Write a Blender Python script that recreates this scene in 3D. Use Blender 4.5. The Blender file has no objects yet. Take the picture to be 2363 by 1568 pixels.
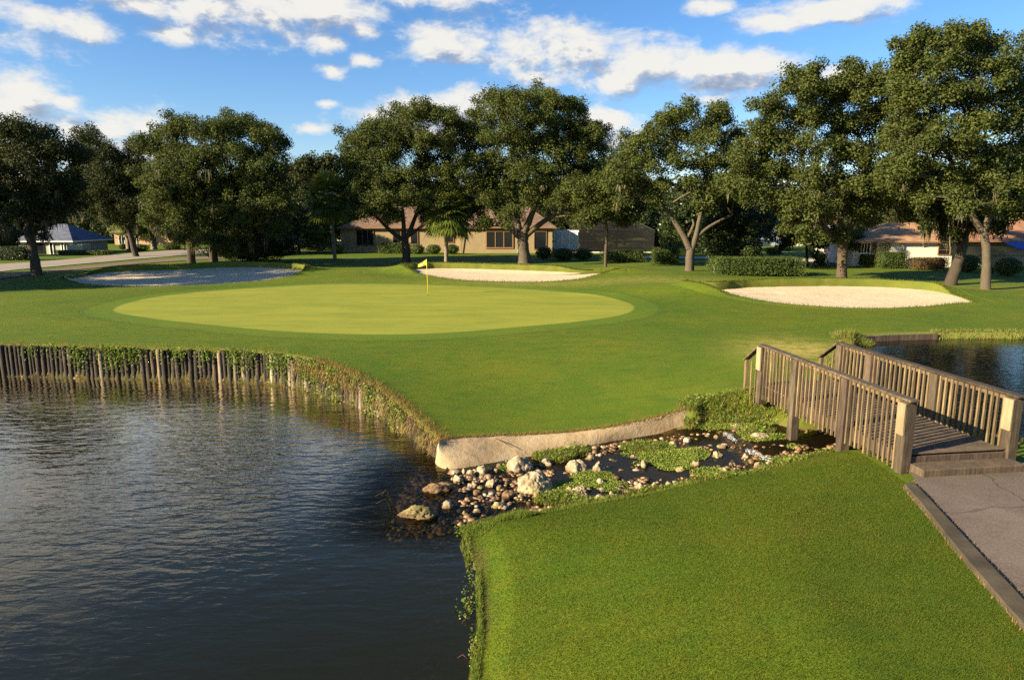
import bpy, math, random
import numpy as np
from mathutils import Vector, noise as mnoise
R = math.radians
rng = np.random.default_rng(7)
random.seed(7)
sc = bpy.context.scene
C = sc.collection

# ------------------------------------------------------------------ camera
CAM_H = 5.8; PITCH = 10.195; FOC = 683.0
cd = bpy.data.cameras.new('camera'); cam = bpy.data.objects.new('camera', cd); C.objects.link(cam)
cam.location = (0, 0, CAM_H); cam.rotation_euler = (R(90 - PITCH), 0, 0)
cd.sensor_width = 36; cd.lens = 36 * FOC / 1024; cd.clip_start = .1; cd.clip_end = 4000
sc.camera = cam
sc.render.resolution_x = 1024; sc.render.resolution_y = 679
# ------------------------------------------------------------------ light
SUN_EL, SUN_DIR = 22.0, (0.905, 0.425)          # horizontal direction the sunlight travels
sd = bpy.data.lights.new('sun', 'SUN'); sd.energy = 5.0; sd.angle = R(.55); sd.color = (1.0, .82, .55)
so = bpy.data.objects.new('sun', sd); C.objects.link(so)
so.rotation_euler = Vector((SUN_DIR[0]*math.cos(R(SUN_EL)), SUN_DIR[1]*math.cos(R(SUN_EL)), -math.sin(R(SUN_EL)))).to_track_quat('-Z', 'Y').to_euler()
sc.view_settings.view_transform = 'Standard'; sc.view_settings.look = 'None'
sc.view_settings.exposure = 1.75; sc.view_settings.gamma = 1
sc.cycles.use_denoising = False; sc.cycles.max_bounces = 6; sc.cycles.diffuse_bounces = 2; sc.cycles.glossy_bounces = 3
sc.cycles.transparent_max_bounces = 6; sc.cycles.transmission_bounces = 3
sc.cycles.caustics_reflective = False; sc.cycles.caustics_refractive = False

# photo pixel (2363 x 1568 frame) -> real ground point, used only to survey the place
SS = 1024 / 2363.; cp, sp = math.cos(R(PITCH)), math.sin(R(PITCH))
def ray(x, y):
    u = (x*SS - 512) / FOC; v = (339.5 - y*SS) / FOC
    return (u, cp + v*sp, -sp + v*cp)
def P(x, y, z=1.2):
    r = ray(x, y); t = (z - CAM_H) / r[2]; return (r[0]*t, r[1]*t, z)
def AT(x, y, Y):
    r = ray(x, y); t = Y / r[1]; return (r[0]*t, Y, CAM_H + r[2]*t)

# ------------------------------------------------------------------ node helper
class NT:
    def __init__(s, tree):
        s.t = tree; s.t.nodes.clear()
    def n(s, typ, props=None, **ins):
        nd = s.t.nodes.new(typ)
        for k, v in (props or {}).items(): setattr(nd, k, v)
        for k, v in ins.items():
            s.put(nd, k, v)
        return nd
    def put(s, nd, k, v):
        if k.startswith('i') and k[1:].isdigit(): sock = nd.inputs[int(k[1:])]
        else:
            sock = nd.inputs[k.replace('_', ' ')]
        if hasattr(v, 'is_output') or isinstance(v, bpy.types.NodeSocket): s.t.links.new(v, sock)
        elif isinstance(v, bpy.types.Node): s.t.links.new(v.outputs[0], sock)
        else:
            if sock.type == 'RGBA' and len(v) == 3: v = (*v, 1)
            sock.default_value = v
    def m(s, op, a, b=0.0, c=0.0, clamp=False):
        return s.n('ShaderNodeMath', dict(operation=op, use_clamp=clamp), i0=a, i1=b, i2=c).outputs[0]
    def vm(s, op, a, b=(0,0,0), c=(0,0,0)):
        return s.n('ShaderNodeVectorMath', dict(operation=op), i0=a, i1=b, i2=c).outputs[0]
    def mixc(s, f, a, b, mode='MIX'):
        nd = s.n('ShaderNodeMix', dict(data_type='RGBA', blend_type=mode))
        s.put(nd, 'i0', f); s.put(nd, 'i6', a); s.put(nd, 'i7', b)
        return nd.outputs[2]
    def ramp(s, f, stops, interp='LINEAR'):
        nd = s.n('ShaderNodeValToRGB', i0=f); cr = nd.color_ramp; cr.interpolation = interp
        while len(cr.elements) < len(stops): cr.elements.new(.5)
        for e, (p, c) in zip(cr.elements, stops):
            e.position = p; e.color = (*c, 1) if not isinstance(c, (int, float)) else (c, c, c, 1)
        return nd.outputs[0]
    def noise(s, vec, scale, detail=3, rough=.55, dist=0):
        return s.n('ShaderNodeTexNoise', None, Vector=vec, Scale=scale, Detail=detail, Roughness=rough, Distortion=dist).outputs[0]
    def sstep(s, x, lo, hi, a=0.0, b=1.0):
        nd = s.n('ShaderNodeMapRange', dict(interpolation_type='SMOOTHSTEP'), i0=x, i1=lo, i2=hi, i3=a, i4=b)
        return nd.outputs[0]
    def mapping(s, vec, sc_=(1,1,1), rot=(0,0,0), loc=(0,0,0)):
        return s.n('ShaderNodeMapping', None, Vector=vec, Scale=sc_, Rotation=rot, Location=loc).outputs[0]

def newmat(name):
    m = bpy.data.materials.new(name); m.use_nodes = True
    nt = NT(m.node_tree); out = nt.n('ShaderNodeOutputMaterial')
    return m, nt, out
def simple(name, col, rough=.8, var=.25, scale=6, bump=.3, bscale=40, spec=.3, metal=0.0, stretch=(1,1,1), bdist=.01):
    m, nt, out = newmat(name)
    tc = nt.n('ShaderNodeTexCoord').outputs['Object']
    v = nt.mapping(tc, stretch)
    f = nt.noise(v, scale, 5, .6)
    lo = tuple(c*(1-var) for c in col); hi = tuple(min(1, c*(1+var)) for c in col)
    c_ = nt.ramp(f, [(.3, lo), (.7, hi)])
    b = nt.n('ShaderNodeBump', None, Strength=bump, Distance=bdist, Height=nt.noise(v, bscale, 4, .6))
    p = nt.n('ShaderNodeBsdfPrincipled', None, Base_Color=c_, Roughness=rough, Metallic=metal, Normal=b)
    p.inputs['Specular IOR Level'].default_value = spec
    nt.put(out, 'Surface', p)
    return m

# ------------------------------------------------------------------ sky with clouds
w = bpy.data.worlds.new('World'); sc.world = w; w.use_nodes = True
nt = NT(w.node_tree); wo = nt.n('ShaderNodeOutputWorld')
skyt = nt.n('ShaderNodeTexSky', dict(sky_type='NISHITA', sun_disc=False, sun_elevation=R(SUN_EL), sun_rotation=math.atan2(-SUN_DIR[0], -SUN_DIR[1]) % (2*math.pi),
            altitude=0, air_density=1.0, dust_density=.5, ozone_density=3.0))
hsv = nt.n('ShaderNodeHueSaturation', None, Saturation=1.22, Value=1.0, Color=skyt)
tnt = nt.mixc(1.0, hsv, (.95, .96, 1.06, 1), 'MULTIPLY')
bg1 = nt.n('ShaderNodeBackground', None, Color=tnt, Strength=.054)
gen = nt.n('ShaderNodeTexCoord').outputs['Generated']
sep = nt.n('ShaderNodeSeparateXYZ', None, Vector=gen)
az = nt.m('ARCTAN2', sep.outputs[0], sep.outputs[1]); el = nt.m('ARCSINE', sep.outputs[2])
ae = nt.n('ShaderNodeCombineXYZ', None, X=az, Y=el, Z=0.0).outputs[0]
def dirae(x, y):
    r = Vector(ray(x, y)).normalized(); return math.atan2(r.x, r.y), math.asin(r.z)
CLOUDS = [  # surveyed on the photo: centre x, centre y, half width, half height
 (150,45,130,42),(205,72,80,26),(330,5,140,30),(470,20,190,62),(600,30,200,66),(740,25,150,45),(400,78,90,24),
 (750,98,48,26),(768,166,36,18),(840,140,36,16),(840,70,40,22),(1010,-14,170,30),
 (1010,105,110,52),(1180,100,170,62),(1330,120,170,66),(1480,150,190,62),(1640,160,180,50),(1760,150,120,32),(1440,185,120,42),(1240,178,90,24),(1650,195,150,32),
 (1640,15,50,18),(1780,48,120,28),(1900,25,150,38),(2020,-5,90,30),
 (60,215,115,58),(20,250,120,48),(150,235,50,22),(270,300,115,55),(330,290,70,55),(160,300,80,40),(60,300,120,40),(260,345,160,45),
 (880,275,110,32),(990,255,130,42),(1090,240,120,40),(1000,300,200,45),(1390,285,90,34),(1420,320,90,30),(1930,170,90,20),(1960,190,80,22),
 (1640,228,80,16),(720,298,50,12),(755,240,30,9),
 # higher up, outside the frame but mirrored by the pond
 (-90,-220,300,190),(-60,-250,380,260),(-260,-340,420,300),(-60,-330,240,150),(440,-160,250,150),(470,-130,160,90),(215,-100,170,80),(330,-240,300,130),(700,-90,110,60),(1500,-260,300,90),(2300,-200,300,70),(-200,120,160,60)]
def cloud_density(vec):
    acc = None
    for (x, y, rx, ry) in CLOUDS:
        a0, e0 = dirae(x, y); k = 1/1575.
        co = math.cos(a0)
        ix, iy = 1/(rx*k*co*co + .004), 1/(ry*k*co + .002)
        q = nt.vm('MULTIPLY_ADD', vec, (ix, iy, 0), (-a0*ix, -e0*iy, 0))
        d = nt.n('ShaderNodeVectorMath', dict(operation='LENGTH'), i0=q).outputs['Value']
        acc = d if acc is None else nt.n('ShaderNodeMath', dict(operation='SMOOTH_MIN'), i0=acc, i1=d, i2=.25).outputs[0]
    nz = nt.noise(nt.mapping(vec, (1, 2.1, 1)), 11, 9, .62, .35)
    nf = nt.noise(nt.mapping(vec, (1, 1.5, 1), loc=(3, 1, 0)), 40, 5, .65, .3)
    v = nt.m('SUBTRACT', 1.06, acc)
    v = nt.m('ADD', v, nt.m('MULTIPLY', nt.m('SUBTRACT', nz, .5), 2.6))
    return nt.m('ADD', v, nt.m('MULTIPLY', nt.m('SUBTRACT', nf, .5), .95))
d0 = cloud_density(ae)
d1 = cloud_density(nt.vm('ADD', ae, (-.012, .022, 0)))
alpha = nt.sstep(d0, -.05, .85)
# parts of a cloud with more cloud between them and the sun are greyer
sh = nt.sstep(nt.m('SUBTRACT', d0, d1), -.75, .5)
core = nt.sstep(d1, .3, 1.5, 1.0, .45)
lum = nt.m('MULTIPLY', nt.m('MULTIPLY_ADD', sh, .55, .5), core)
ccol = nt.ramp(lum, [(.14, (.22, .27, .40)), (.46, (.48, .54, .66)), (.82, (1.0, .97, .90))])
bg2 = nt.n('ShaderNodeBackground', None, Color=ccol, Strength=.275)
mx = nt.n('ShaderNodeMixShader', None, i0=nt.m('MULTIPLY', alpha, .96), i1=bg1.outputs[0], i2=bg2.outputs[0])
nt.put(wo, 'Surface', mx.outputs[0])
w.cycles.sampling_method = 'MANUAL'; w.cycles.sample_map_resolution = 512

# ------------------------------------------------------------------ geometry helpers
def mesh_np(name, V, F, mats=None, fmat=None, smooth=False, attrs=None, face_attr=None, sides=None):
    me = bpy.data.meshes.new(name)
    V = np.asarray(V, np.float32).reshape(-1, 3); F = np.asarray(F, np.int32)
    k = F.shape[1] if F.ndim == 2 else sides
    n = F.size // k
    me.vertices.add(len(V)); me.vertices.foreach_set('co', V.ravel())
    me.loops.add(F.size); me.loops.foreach_set('vertex_index', F.ravel())
    me.polygons.add(n); me.polygons.foreach_set('loop_start', np.arange(0, n*k, k, dtype=np.int32))
    me.polygons.foreach_set('loop_total', np.full(n, k, np.int32))
    if smooth: me.polygons.foreach_set('use_smooth', np.ones(n, bool))
    for m in (mats or []): me.materials.append(m)
    if fmat is not None: me.polygons.foreach_set('material_index', np.asarray(fmat, np.int32))
    for a, v in (attrs or {}).items():
        at = me.attributes.new(a, 'FLOAT', 'POINT'); at.data.foreach_set('value', np.asarray(v, np.float32).ravel())
    for a, v in (face_attr or {}).items():
        at = me.attributes.new(a, 'FLOAT', 'FACE'); at.data.foreach_set('value', np.asarray(v, np.float32).ravel())
    me.update(calc_edges=True); me.validate(verbose=False)
    return me
def link(name, me, parent=None, loc=None):
    o = bpy.data.objects.new(name, me); C.objects.link(o)
    if parent is not None: o.parent = parent
    if loc is not None: o.location = loc
    return o
def tag(o, label=None, cat=None, group=None, kind=None):
    if label: o['label'] = label
    if cat: o['category'] = cat
    if group: o['group'] = group
    if kind: o['kind'] = kind
    return o
def thing(name, label, cat, loc=(0,0,0), rz=0, group=None):
    o = bpy.data.objects.new(name, None); C.objects.link(o); o.location = loc; o.rotation_euler = (0, 0, rz)
    o.empty_display_size = .3
    return tag(o, label, cat, group)

class MB:
    """collects boxes, prisms and tubes into one mesh"""
    def __init__(s): s.v = []; s.f = []; s.mi = []
    def poly(s, pts, mi=0):
        b = len(s.v); s.v += [tuple(p) for p in pts]; s.f.append(tuple(range(b, b+len(pts)))); s.mi.append(mi)
    def box(s, c, d, rz=0, mi=0, jit=0, taper=1.0, rx=0):
        b = len(s.v); cx, cy, cz = c; co, si = math.cos(rz), math.sin(rz)
        for z in (-.5, .5):
            t = taper if z > 0 else 1
            for (x, y) in ((-.5,-.5), (.5,-.5), (.5,.5), (-.5,.5)):
                X, Y, Z = x*d[0]*t + random.uniform(-jit, jit), y*d[1]*t + random.uniform(-jit, jit), z*d[2]
                if rx: Y, Z = Y*math.cos(rx)-Z*math.sin(rx), Y*math.sin(rx)+Z*math.cos(rx)
                s.v.append((cx + X*co - Y*si, cy + X*si + Y*co, cz + Z))
        for q in ((0,3,2,1), (4,5,6,7), (0,1,5,4), (1,2,6,5), (2,3,7,6), (3,0,4,7)):
            s.f.append(tuple(b+i for i in q)); s.mi.append(mi)
    def beam(s, a, b_, w_, h, mi=0, up=(0,0,1)):
        a, b_ = Vector(a), Vector(b_); d = (b_-a).normalized(); u = Vector(up)
        r = d.cross(u).normalized(); u2 = r.cross(d).normalized(); b0 = len(s.v)
        for p in (a, b_):
            for (x, z) in ((-.5,-.5), (.5,-.5), (.5,.5), (-.5,.5)): s.v.append(tuple(p + r*(x*w_) + u2*(z*h)))
        for q in ((0,3,2,1), (4,5,6,7), (0,1,5,4), (1,2,6,5), (2,3,7,6), (3,0,4,7)):
            s.f.append(tuple(b0+i for i in q)); s.mi.append(mi)
    def tube(s, pts, rad, n=8, mi=0, cap=True, rough=0.0):
        pts = [Vector(p) for p in pts]; b0 = len(s.v); m = len(pts)
        prev = None
        for i, p in enumerate(pts):
            d = (pts[min(i+1, m-1)] - pts[max(i-1, 0)]).normalized()
            a = prev if prev is not None else (Vector((1,0,0)) if abs(d.x) < .9 else Vector((0,1,0)))
            x = (a - d*a.dot(d)).normalized(); prev = x; y = d.cross(x)
            for k in range(n):
                t = 2*math.pi*k/n; r = rad[i]*(1 + random.uniform(-rough, rough))
                s.v.append(tuple(p + x*(math.cos(t)*r) + y*(math.sin(t)*r)))
        for i in range(m-1):
            for k in range(n):
                a, b_ = b0+i*n+k, b0+i*n+(k+1) % n
                s.f.append((a, b_, b_+n, a+n)); s.mi.append(mi)
        if cap:
            s.f.append(tuple(b0+k for k in reversed(range(n)))); s.mi.append(mi)
            s.f.append(tuple(b0+(m-1)*n+k for k in range(n))); s.mi.append(mi)
    def build(s, name, mats, parent=None, smooth=False, bevel=0, loc=None):
        me = bpy.data.meshes.new(name); me.from_pydata(s.v, [], s.f)
        for m in (mats if isinstance(mats, (list, tuple)) else [mats]): me.materials.append(m)
        me.polygons.foreach_set('material_index', np.array(s.mi, np.int32))
        if smooth: me.polygons.foreach_set('use_smooth', np.ones(len(s.f), bool))
        me.update()
        o = link(name, me, parent, loc)
        if bevel:
            md = o.modifiers.new('b', 'BEVEL'); md.width = bevel; md.segments = 1; md.limit_method = 'ANGLE'
        return o

def smooth_poly(pts, n=8, closed=True):
    pts = np.array([p[:2] for p in pts], float); m = len(pts); out = []
    rngi = range(m) if closed else range(m-1)
    for i in rngi:
        if closed: p0, p1, p2, p3 = pts[(i-1) % m], pts[i], pts[(i+1) % m], pts[(i+2) % m]
        else: p0, p1, p2, p3 = pts[max(i-1,0)], pts[i], pts[i+1], pts[min(i+2,m-1)]
        for k in range(n):
            t = k/n
            out.append(.5*((2*p1) + (-p0+p2)*t + (2*p0-5*p1+4*p2-p3)*t*t + (-p0+3*p1-3*p2+p3)*t**3))
    if not closed: out.append(pts[-1])
    return np.array(out)
def sdf(x, y, poly, far=14.0):
    """signed distance to a closed polygon, negative inside; clamps to `far` outside its box"""
    x = np.asarray(x, float); y = np.asarray(y, float); shp = x.shape; x = x.ravel(); y = y.ravel()
    out = np.full(x.shape, float(far))
    mn, mx_ = poly.min(0) - far, poly.max(0) + far
    sel = np.where((x > mn[0]) & (x < mx_[0]) & (y > mn[1]) & (y < mx_[1]))[0]
    if len(sel):
        X, Y = x[sel], y[sel]; d2 = np.full(len(sel), 1e9); ins = np.zeros(len(sel), bool)
        q = np.roll(poly, -1, 0)
        for (ax, ay), (bx, by) in zip(poly, q):
            ex, ey = bx-ax, by-ay; L = ex*ex+ey*ey + 1e-12
            t = np.clip(((X-ax)*ex + (Y-ay)*ey)/L, 0, 1)
            d2 = np.minimum(d2, (X-ax-t*ex)**2 + (Y-ay-t*ey)**2)
            c = ((ay > Y) != (by > Y))
            with np.errstate(divide='ignore', invalid='ignore'):
                xi = ax + (Y-ay)/(by-ay if by != ay else 1e-9)*ex
            ins ^= c & (X < xi)
        d = np.sqrt(d2); d[ins] *= -1; out[sel] = np.minimum(d, far)
    return out.reshape(shp)
def sst(t): t = np.clip(t, 0, 1); return t*t*(3-2*t)

# ------------------------------------------------------------------ survey of the ground
pond = smooth_poly([(-70,22.5),(-45,24.5),(-30,24.2)] + [P(x,y,0) for x, y in ((0,868),(200,872),(400,877),(560,882),(650,891),(730,908),(850,950),(950,1010),(1008,1058),
        (1035,1090),(1052,1130),(1055,1180),(1062,1216),(1090,1300),(1104,1380),(1100,1450),(1085,1510),(1078,1568))] + [(-.6,6.2),(-.9,4),(-2,0),(-6,-8),(-20,-14),(-60,-14),(-85,6)], 5)
def stream_level(x):
    return np.interp(x, [-.5, .8, 2, 3.2, 3.9, 4.3, 5.2, 5.7, 6.6, 8.4, 9.0, 9.4], [0, .03, .07, .12, .17, .27, .34, .47, .55, .62, .72, .95])
def PS(x, y, dz=0.0):            # pixel -> point on the stream surface
    z = .1
    for _ in range(12): p = P(x, y, z+dz); z = .5*z + .5*float(stream_level(p[0]))
    p = P(x, y, z+dz); return p
stream = smooth_poly([(-2.6,15.2)] + [PS(x,y) for x, y in ((1010,1068),(1060,1087),(1170,1066),(1290,1042),(1400,1025),(1480,1008),(1560,992),(1660,975),(1750,968))]
        + [(7.2,16.35),(8.6,16.5),(9.5,16.2),(9.5,14.9),(8.6,14.75),(7.6,14.4)] + [PS(x,y) for x, y in ((1925,1055),(1850,1065),(1770,1088),(1680,1106),(1600,1118),(1500,1138),(1420,1155),(1330,1168),(1260,1182),(1190,1188),(1120,1196),(1075,1212))] + [(-1.6,11.9),(-2.6,12.6)], 4)
upper = smooth_poly([(9.75,14.9),(9.55,16.4),(9.7,18.5),(10.4,20.8),(11.6,23),(12.9,25.2),(13.6,26.4),(16.6,27.1),(20.4,27.2),(28,26.6),(36,24),(40,18),(34,12.5),(24,11.2),(16,12.0),(12.2,13.3),(10.6,14.1)], 6)
green = smooth_poly([P(x,y) for x, y in ((262,714),(330,690),(450,674),(600,663),(760,656),(920,655),(1060,659),(1220,667),(1370,680),(1445,697),(1462,712),(1430,727),(1330,741),(1200,752),(1060,763),(900,769),(740,767),(600,759),(450,745),(330,731))], 5)
BUNK = [
 [(148,643,0),(175,633,1),(240,625,1),(330,622,1),(420,620,1),(520,616,1),(620,616,1),(680,620,1),(704,628,.5),(685,639,0),(610,649,0),(500,656,0),(400,660,0),(300,661,0),(210,657,0),(165,650,0)],
 [(930,627,.5),(955,620,1),(1010,618,1),(1090,619,1),(1180,621,1),(1270,623,1),(1340,625,1),(1420,630,.5),(1390,637,0),(1330,645,0),(1250,650,0),(1160,650,0),(1060,646,0),(975,638,0)],
 [(1585,671,.5),(1650,666,1),(1720,662,1),(1800,660,1),(1900,659,1),(2000,660,1),(2080,663,1),(2170,672,.8),(2240,692,.4),(2205,701,0),(2110,708,0),(2000,711,0),(1890,707,0),(1780,699,0),(1680,687,0)]]
BZ = .38
bunkers = []
for b in BUNK:
    pts = [P(x, y, 1.12 + BZ*t) for x, y, t in b]
    poly = smooth_poly(pts, 8); bunkers.append((poly, poly[:,1].min(), poly[:,1].max()))
def bunker_t(y, b): return sst((y - b[1]) / (b[2] - b[1]))
MOUTH = (-.6, 15.6)
yc_x = [-3, 0, 2, 4, 6, 8, 12]; yc_y = [13.6, 13.4, 14.0, 14.8, 15.2, 15.5, 15.5]
def wav(x, y, s, sd_):
    r_ = np.random.default_rng(sd_); o = 0
    for i in range(6):
        a, ph = r_.uniform(0, 6.28, 2); k = s*(.6 + .5*i)
        o = o + np.sin((x*math.cos(a) + y*math.sin(a))*k + ph)/(1+.6*i)
    return o/3
BANK_TOP = smooth_poly([(-2.05,15.9)]+[P(x,y,z) for x,y,z in ((1030,1030,.5),(1070,1017,.58),(1250,1000,.66),(1400,984,.75),(1500,968,.82),(1590,950,.9))], 6, False)
BANK_T = smooth_poly([P(x,y,z) for x,y,z in ((1006,1061,.05),(1014,1048,.16),(1032,1031,.26),(1065,1019,.32),(1150,1008,.33),(1250,1001,.34),(1330,993,.38),(1400,985,.43),(1500,969,.52),(1588,951,.62))], 8, False)
BANK_B = smooth_poly([P(1003,1066,0.0), P(1012,1078,0), P(1040,1087,0)] + [PS(x,y) for x,y in ((1110,1078),(1180,1063),(1260,1046),(1340,1033),(1440,1014),(1580,985))], 8, False)
BANK_POLY = np.concatenate([BANK_T, BANK_B[::-1]])
def dip(x, y):
    xx = x - .8; xx = np.where(xx > 0, xx*1.15, xx*1.0)
    return .86*np.exp(-(xx**2 + (y-16.6)**2)/39.)*(.35 + .65*sst((y-12.5)/2.5)) - .22*np.exp(-((x-6.7)**2 + (y-17.9)**2)/1.6)
def pldist(x, y, line):
    d2 = np.full(np.shape(x), 1e9)
    for (ax, ay), (bx, by) in zip(line[:-1], line[1:]):
        ex, ey = bx-ax, by-ay; t = np.clip(((x-ax)*ex + (y-ay)*ey)/(ex*ex+ey*ey+1e-12), 0, 1); d2 = np.minimum(d2, (x-ax-t*ex)**2 + (y-ay-t*ey)**2)
    return np.sqrt(d2)
def terrain(x, y, full=False):
    x = np.asarray(x, float); y = np.asarray(y, float)
    near = np.clip((y-20)/40, 0, 1)
    T = 1.2 + .05*near*wav(x, y, .12, 3) + .012*wav(x, y, .5, 4)
    T = T - dip(x, y)
    # hollow of the green side and low mounds round the green
    dg = sdf(x, y, green, 12)
    T = T + .10*np.exp(-((dg-4.5)/2.2)**2) * sst((y-30)/12)
    T = T + .35*np.exp(-(((x-11)/6)**2 + ((y-52)/7)**2)) + .22*np.exp(-(((x+13)/3.5)**2 + ((y-56)/6)**2))
    T = T + .25*np.exp(-(((x+38)/6)**2 + ((y-43)/5)**2))
    # dry knob beside the upper pond
    T = T + .18*np.exp(-(((x-9.2)/1.9)**2 + ((y-22.0)/2.0)**2))
    db = np.full(x.shape, 12.)
    for b in bunkers:
        d = sdf(x, y, b[0], 8); t = bunker_t(y, b); db = np.minimum(db, d)
        lip = (.46 + .06*wav(x, y, 1.1, 11)) * sst((t-.55)/.3) + .02
        out_h = 1.12 + BZ*t + lip
        wgt = np.clip(np.exp(-np.clip(d, 0, None)/2.6) - .05, 0, 1)/.95 * (d < 7.99)
        T = np.where(d > 0, T*(1-wgt) + out_h*wgt, 1.12 + BZ*t - .05 - .25*np.clip(-d/2.0, 0, 1))
    dP, dS, dU = sdf(x, y, pond, 14), sdf(x, y, stream, 12), sdf(x, y, upper, 12)
    L = stream_level(x) * sst((y-10)/2)
    dW = np.minimum(dP, dS)
    south = y < np.interp(x, yc_x, yc_y)
    width = np.interp(x, [0, 3, 5.5, 7.0], [7.0, 5.6, 3.0, 1.8])
    dm = np.clip(-.7*np.log(np.exp(-np.clip(dP,0,None)/.7) + np.exp(-np.clip(dS,0,None)/.7)) + .3, 0, None)
    dm = np.minimum(dm, np.clip(dW,0,None)+.3)*sst(np.clip(dW,0,None)/.6+.001)
    hs = L + .05 + (T-L-.05)*(1-(1-np.clip(dm/width, 0, 1))**2)
    kn = 9.0 + (.95-9.0)*sst((x-4.3)/.8)
    hn = np.minimum(T, L + .0 + kn*np.clip(dW, 0, None))
    h = np.where(south, hs, hn)
    dB = sdf(x, y, BANK_POLY, 2)
    m = dB < 0
    if m.any():
        a_, b_ = pldist(x[m], y[m], BANK_T), pldist(x[m], y[m], BANK_B); tt = a_/(a_+b_+1e-6)
        h[m] = L[m] - .12 + (T[m]-L[m])*(1-tt**1.3) - .05*(tt > .02)
    m = (dB >= 0) & (dB < .8) & (x > -1.95) & (x < 5.0) & (y < 18.2)
    if m.any():
        a_, b_ = pldist(x[m], y[m], BANK_T), pldist(x[m], y[m], BANK_B)
        h[m] = np.where(b_ < a_ - .02, np.minimum(h[m], L[m]-.03 + .25*np.clip(x[m]-4.2, 0, 1)), h[m])
    rough = .035*wav(x, y, 9, 21) + .03*wav(x, y, 17, 22)
    dm_ = np.hypot(x+1.0, y-13.6)
    inP = -(.05 + np.interp(dm_, [1.2, 4.0], [.10, .5])*np.clip(-dP, 0, 2.4))
    inS = L - .010 + rough*2.0 - .03*np.clip(-dS*2, 0, 1) + .03*wav(x, y, 3.5, 23) + .055*wav(x, y, 2.1, 24)
    h = np.where(dS < 0, inS, h); h = np.where(dP < 0, np.minimum(inP, np.where(dS < 0, inS, 9)), h)
    kU = np.where(y > 20, 3.0, .55)
    h = np.where((dU > 0), np.where(dW > 0, np.minimum(h, 1.0 + kU*np.clip(dU, 0, 3) + np.where(dU > 1.5, 9, 0)), h), .95 - .08 - .5*np.clip(-dU, 0, 2.2))
    # graded bed under road and cart paths
    if full: return h, dg, dW, dU, db
    return h
def th(x, y): return float(terrain(np.array([x]), np.array([y]))[0])
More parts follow.
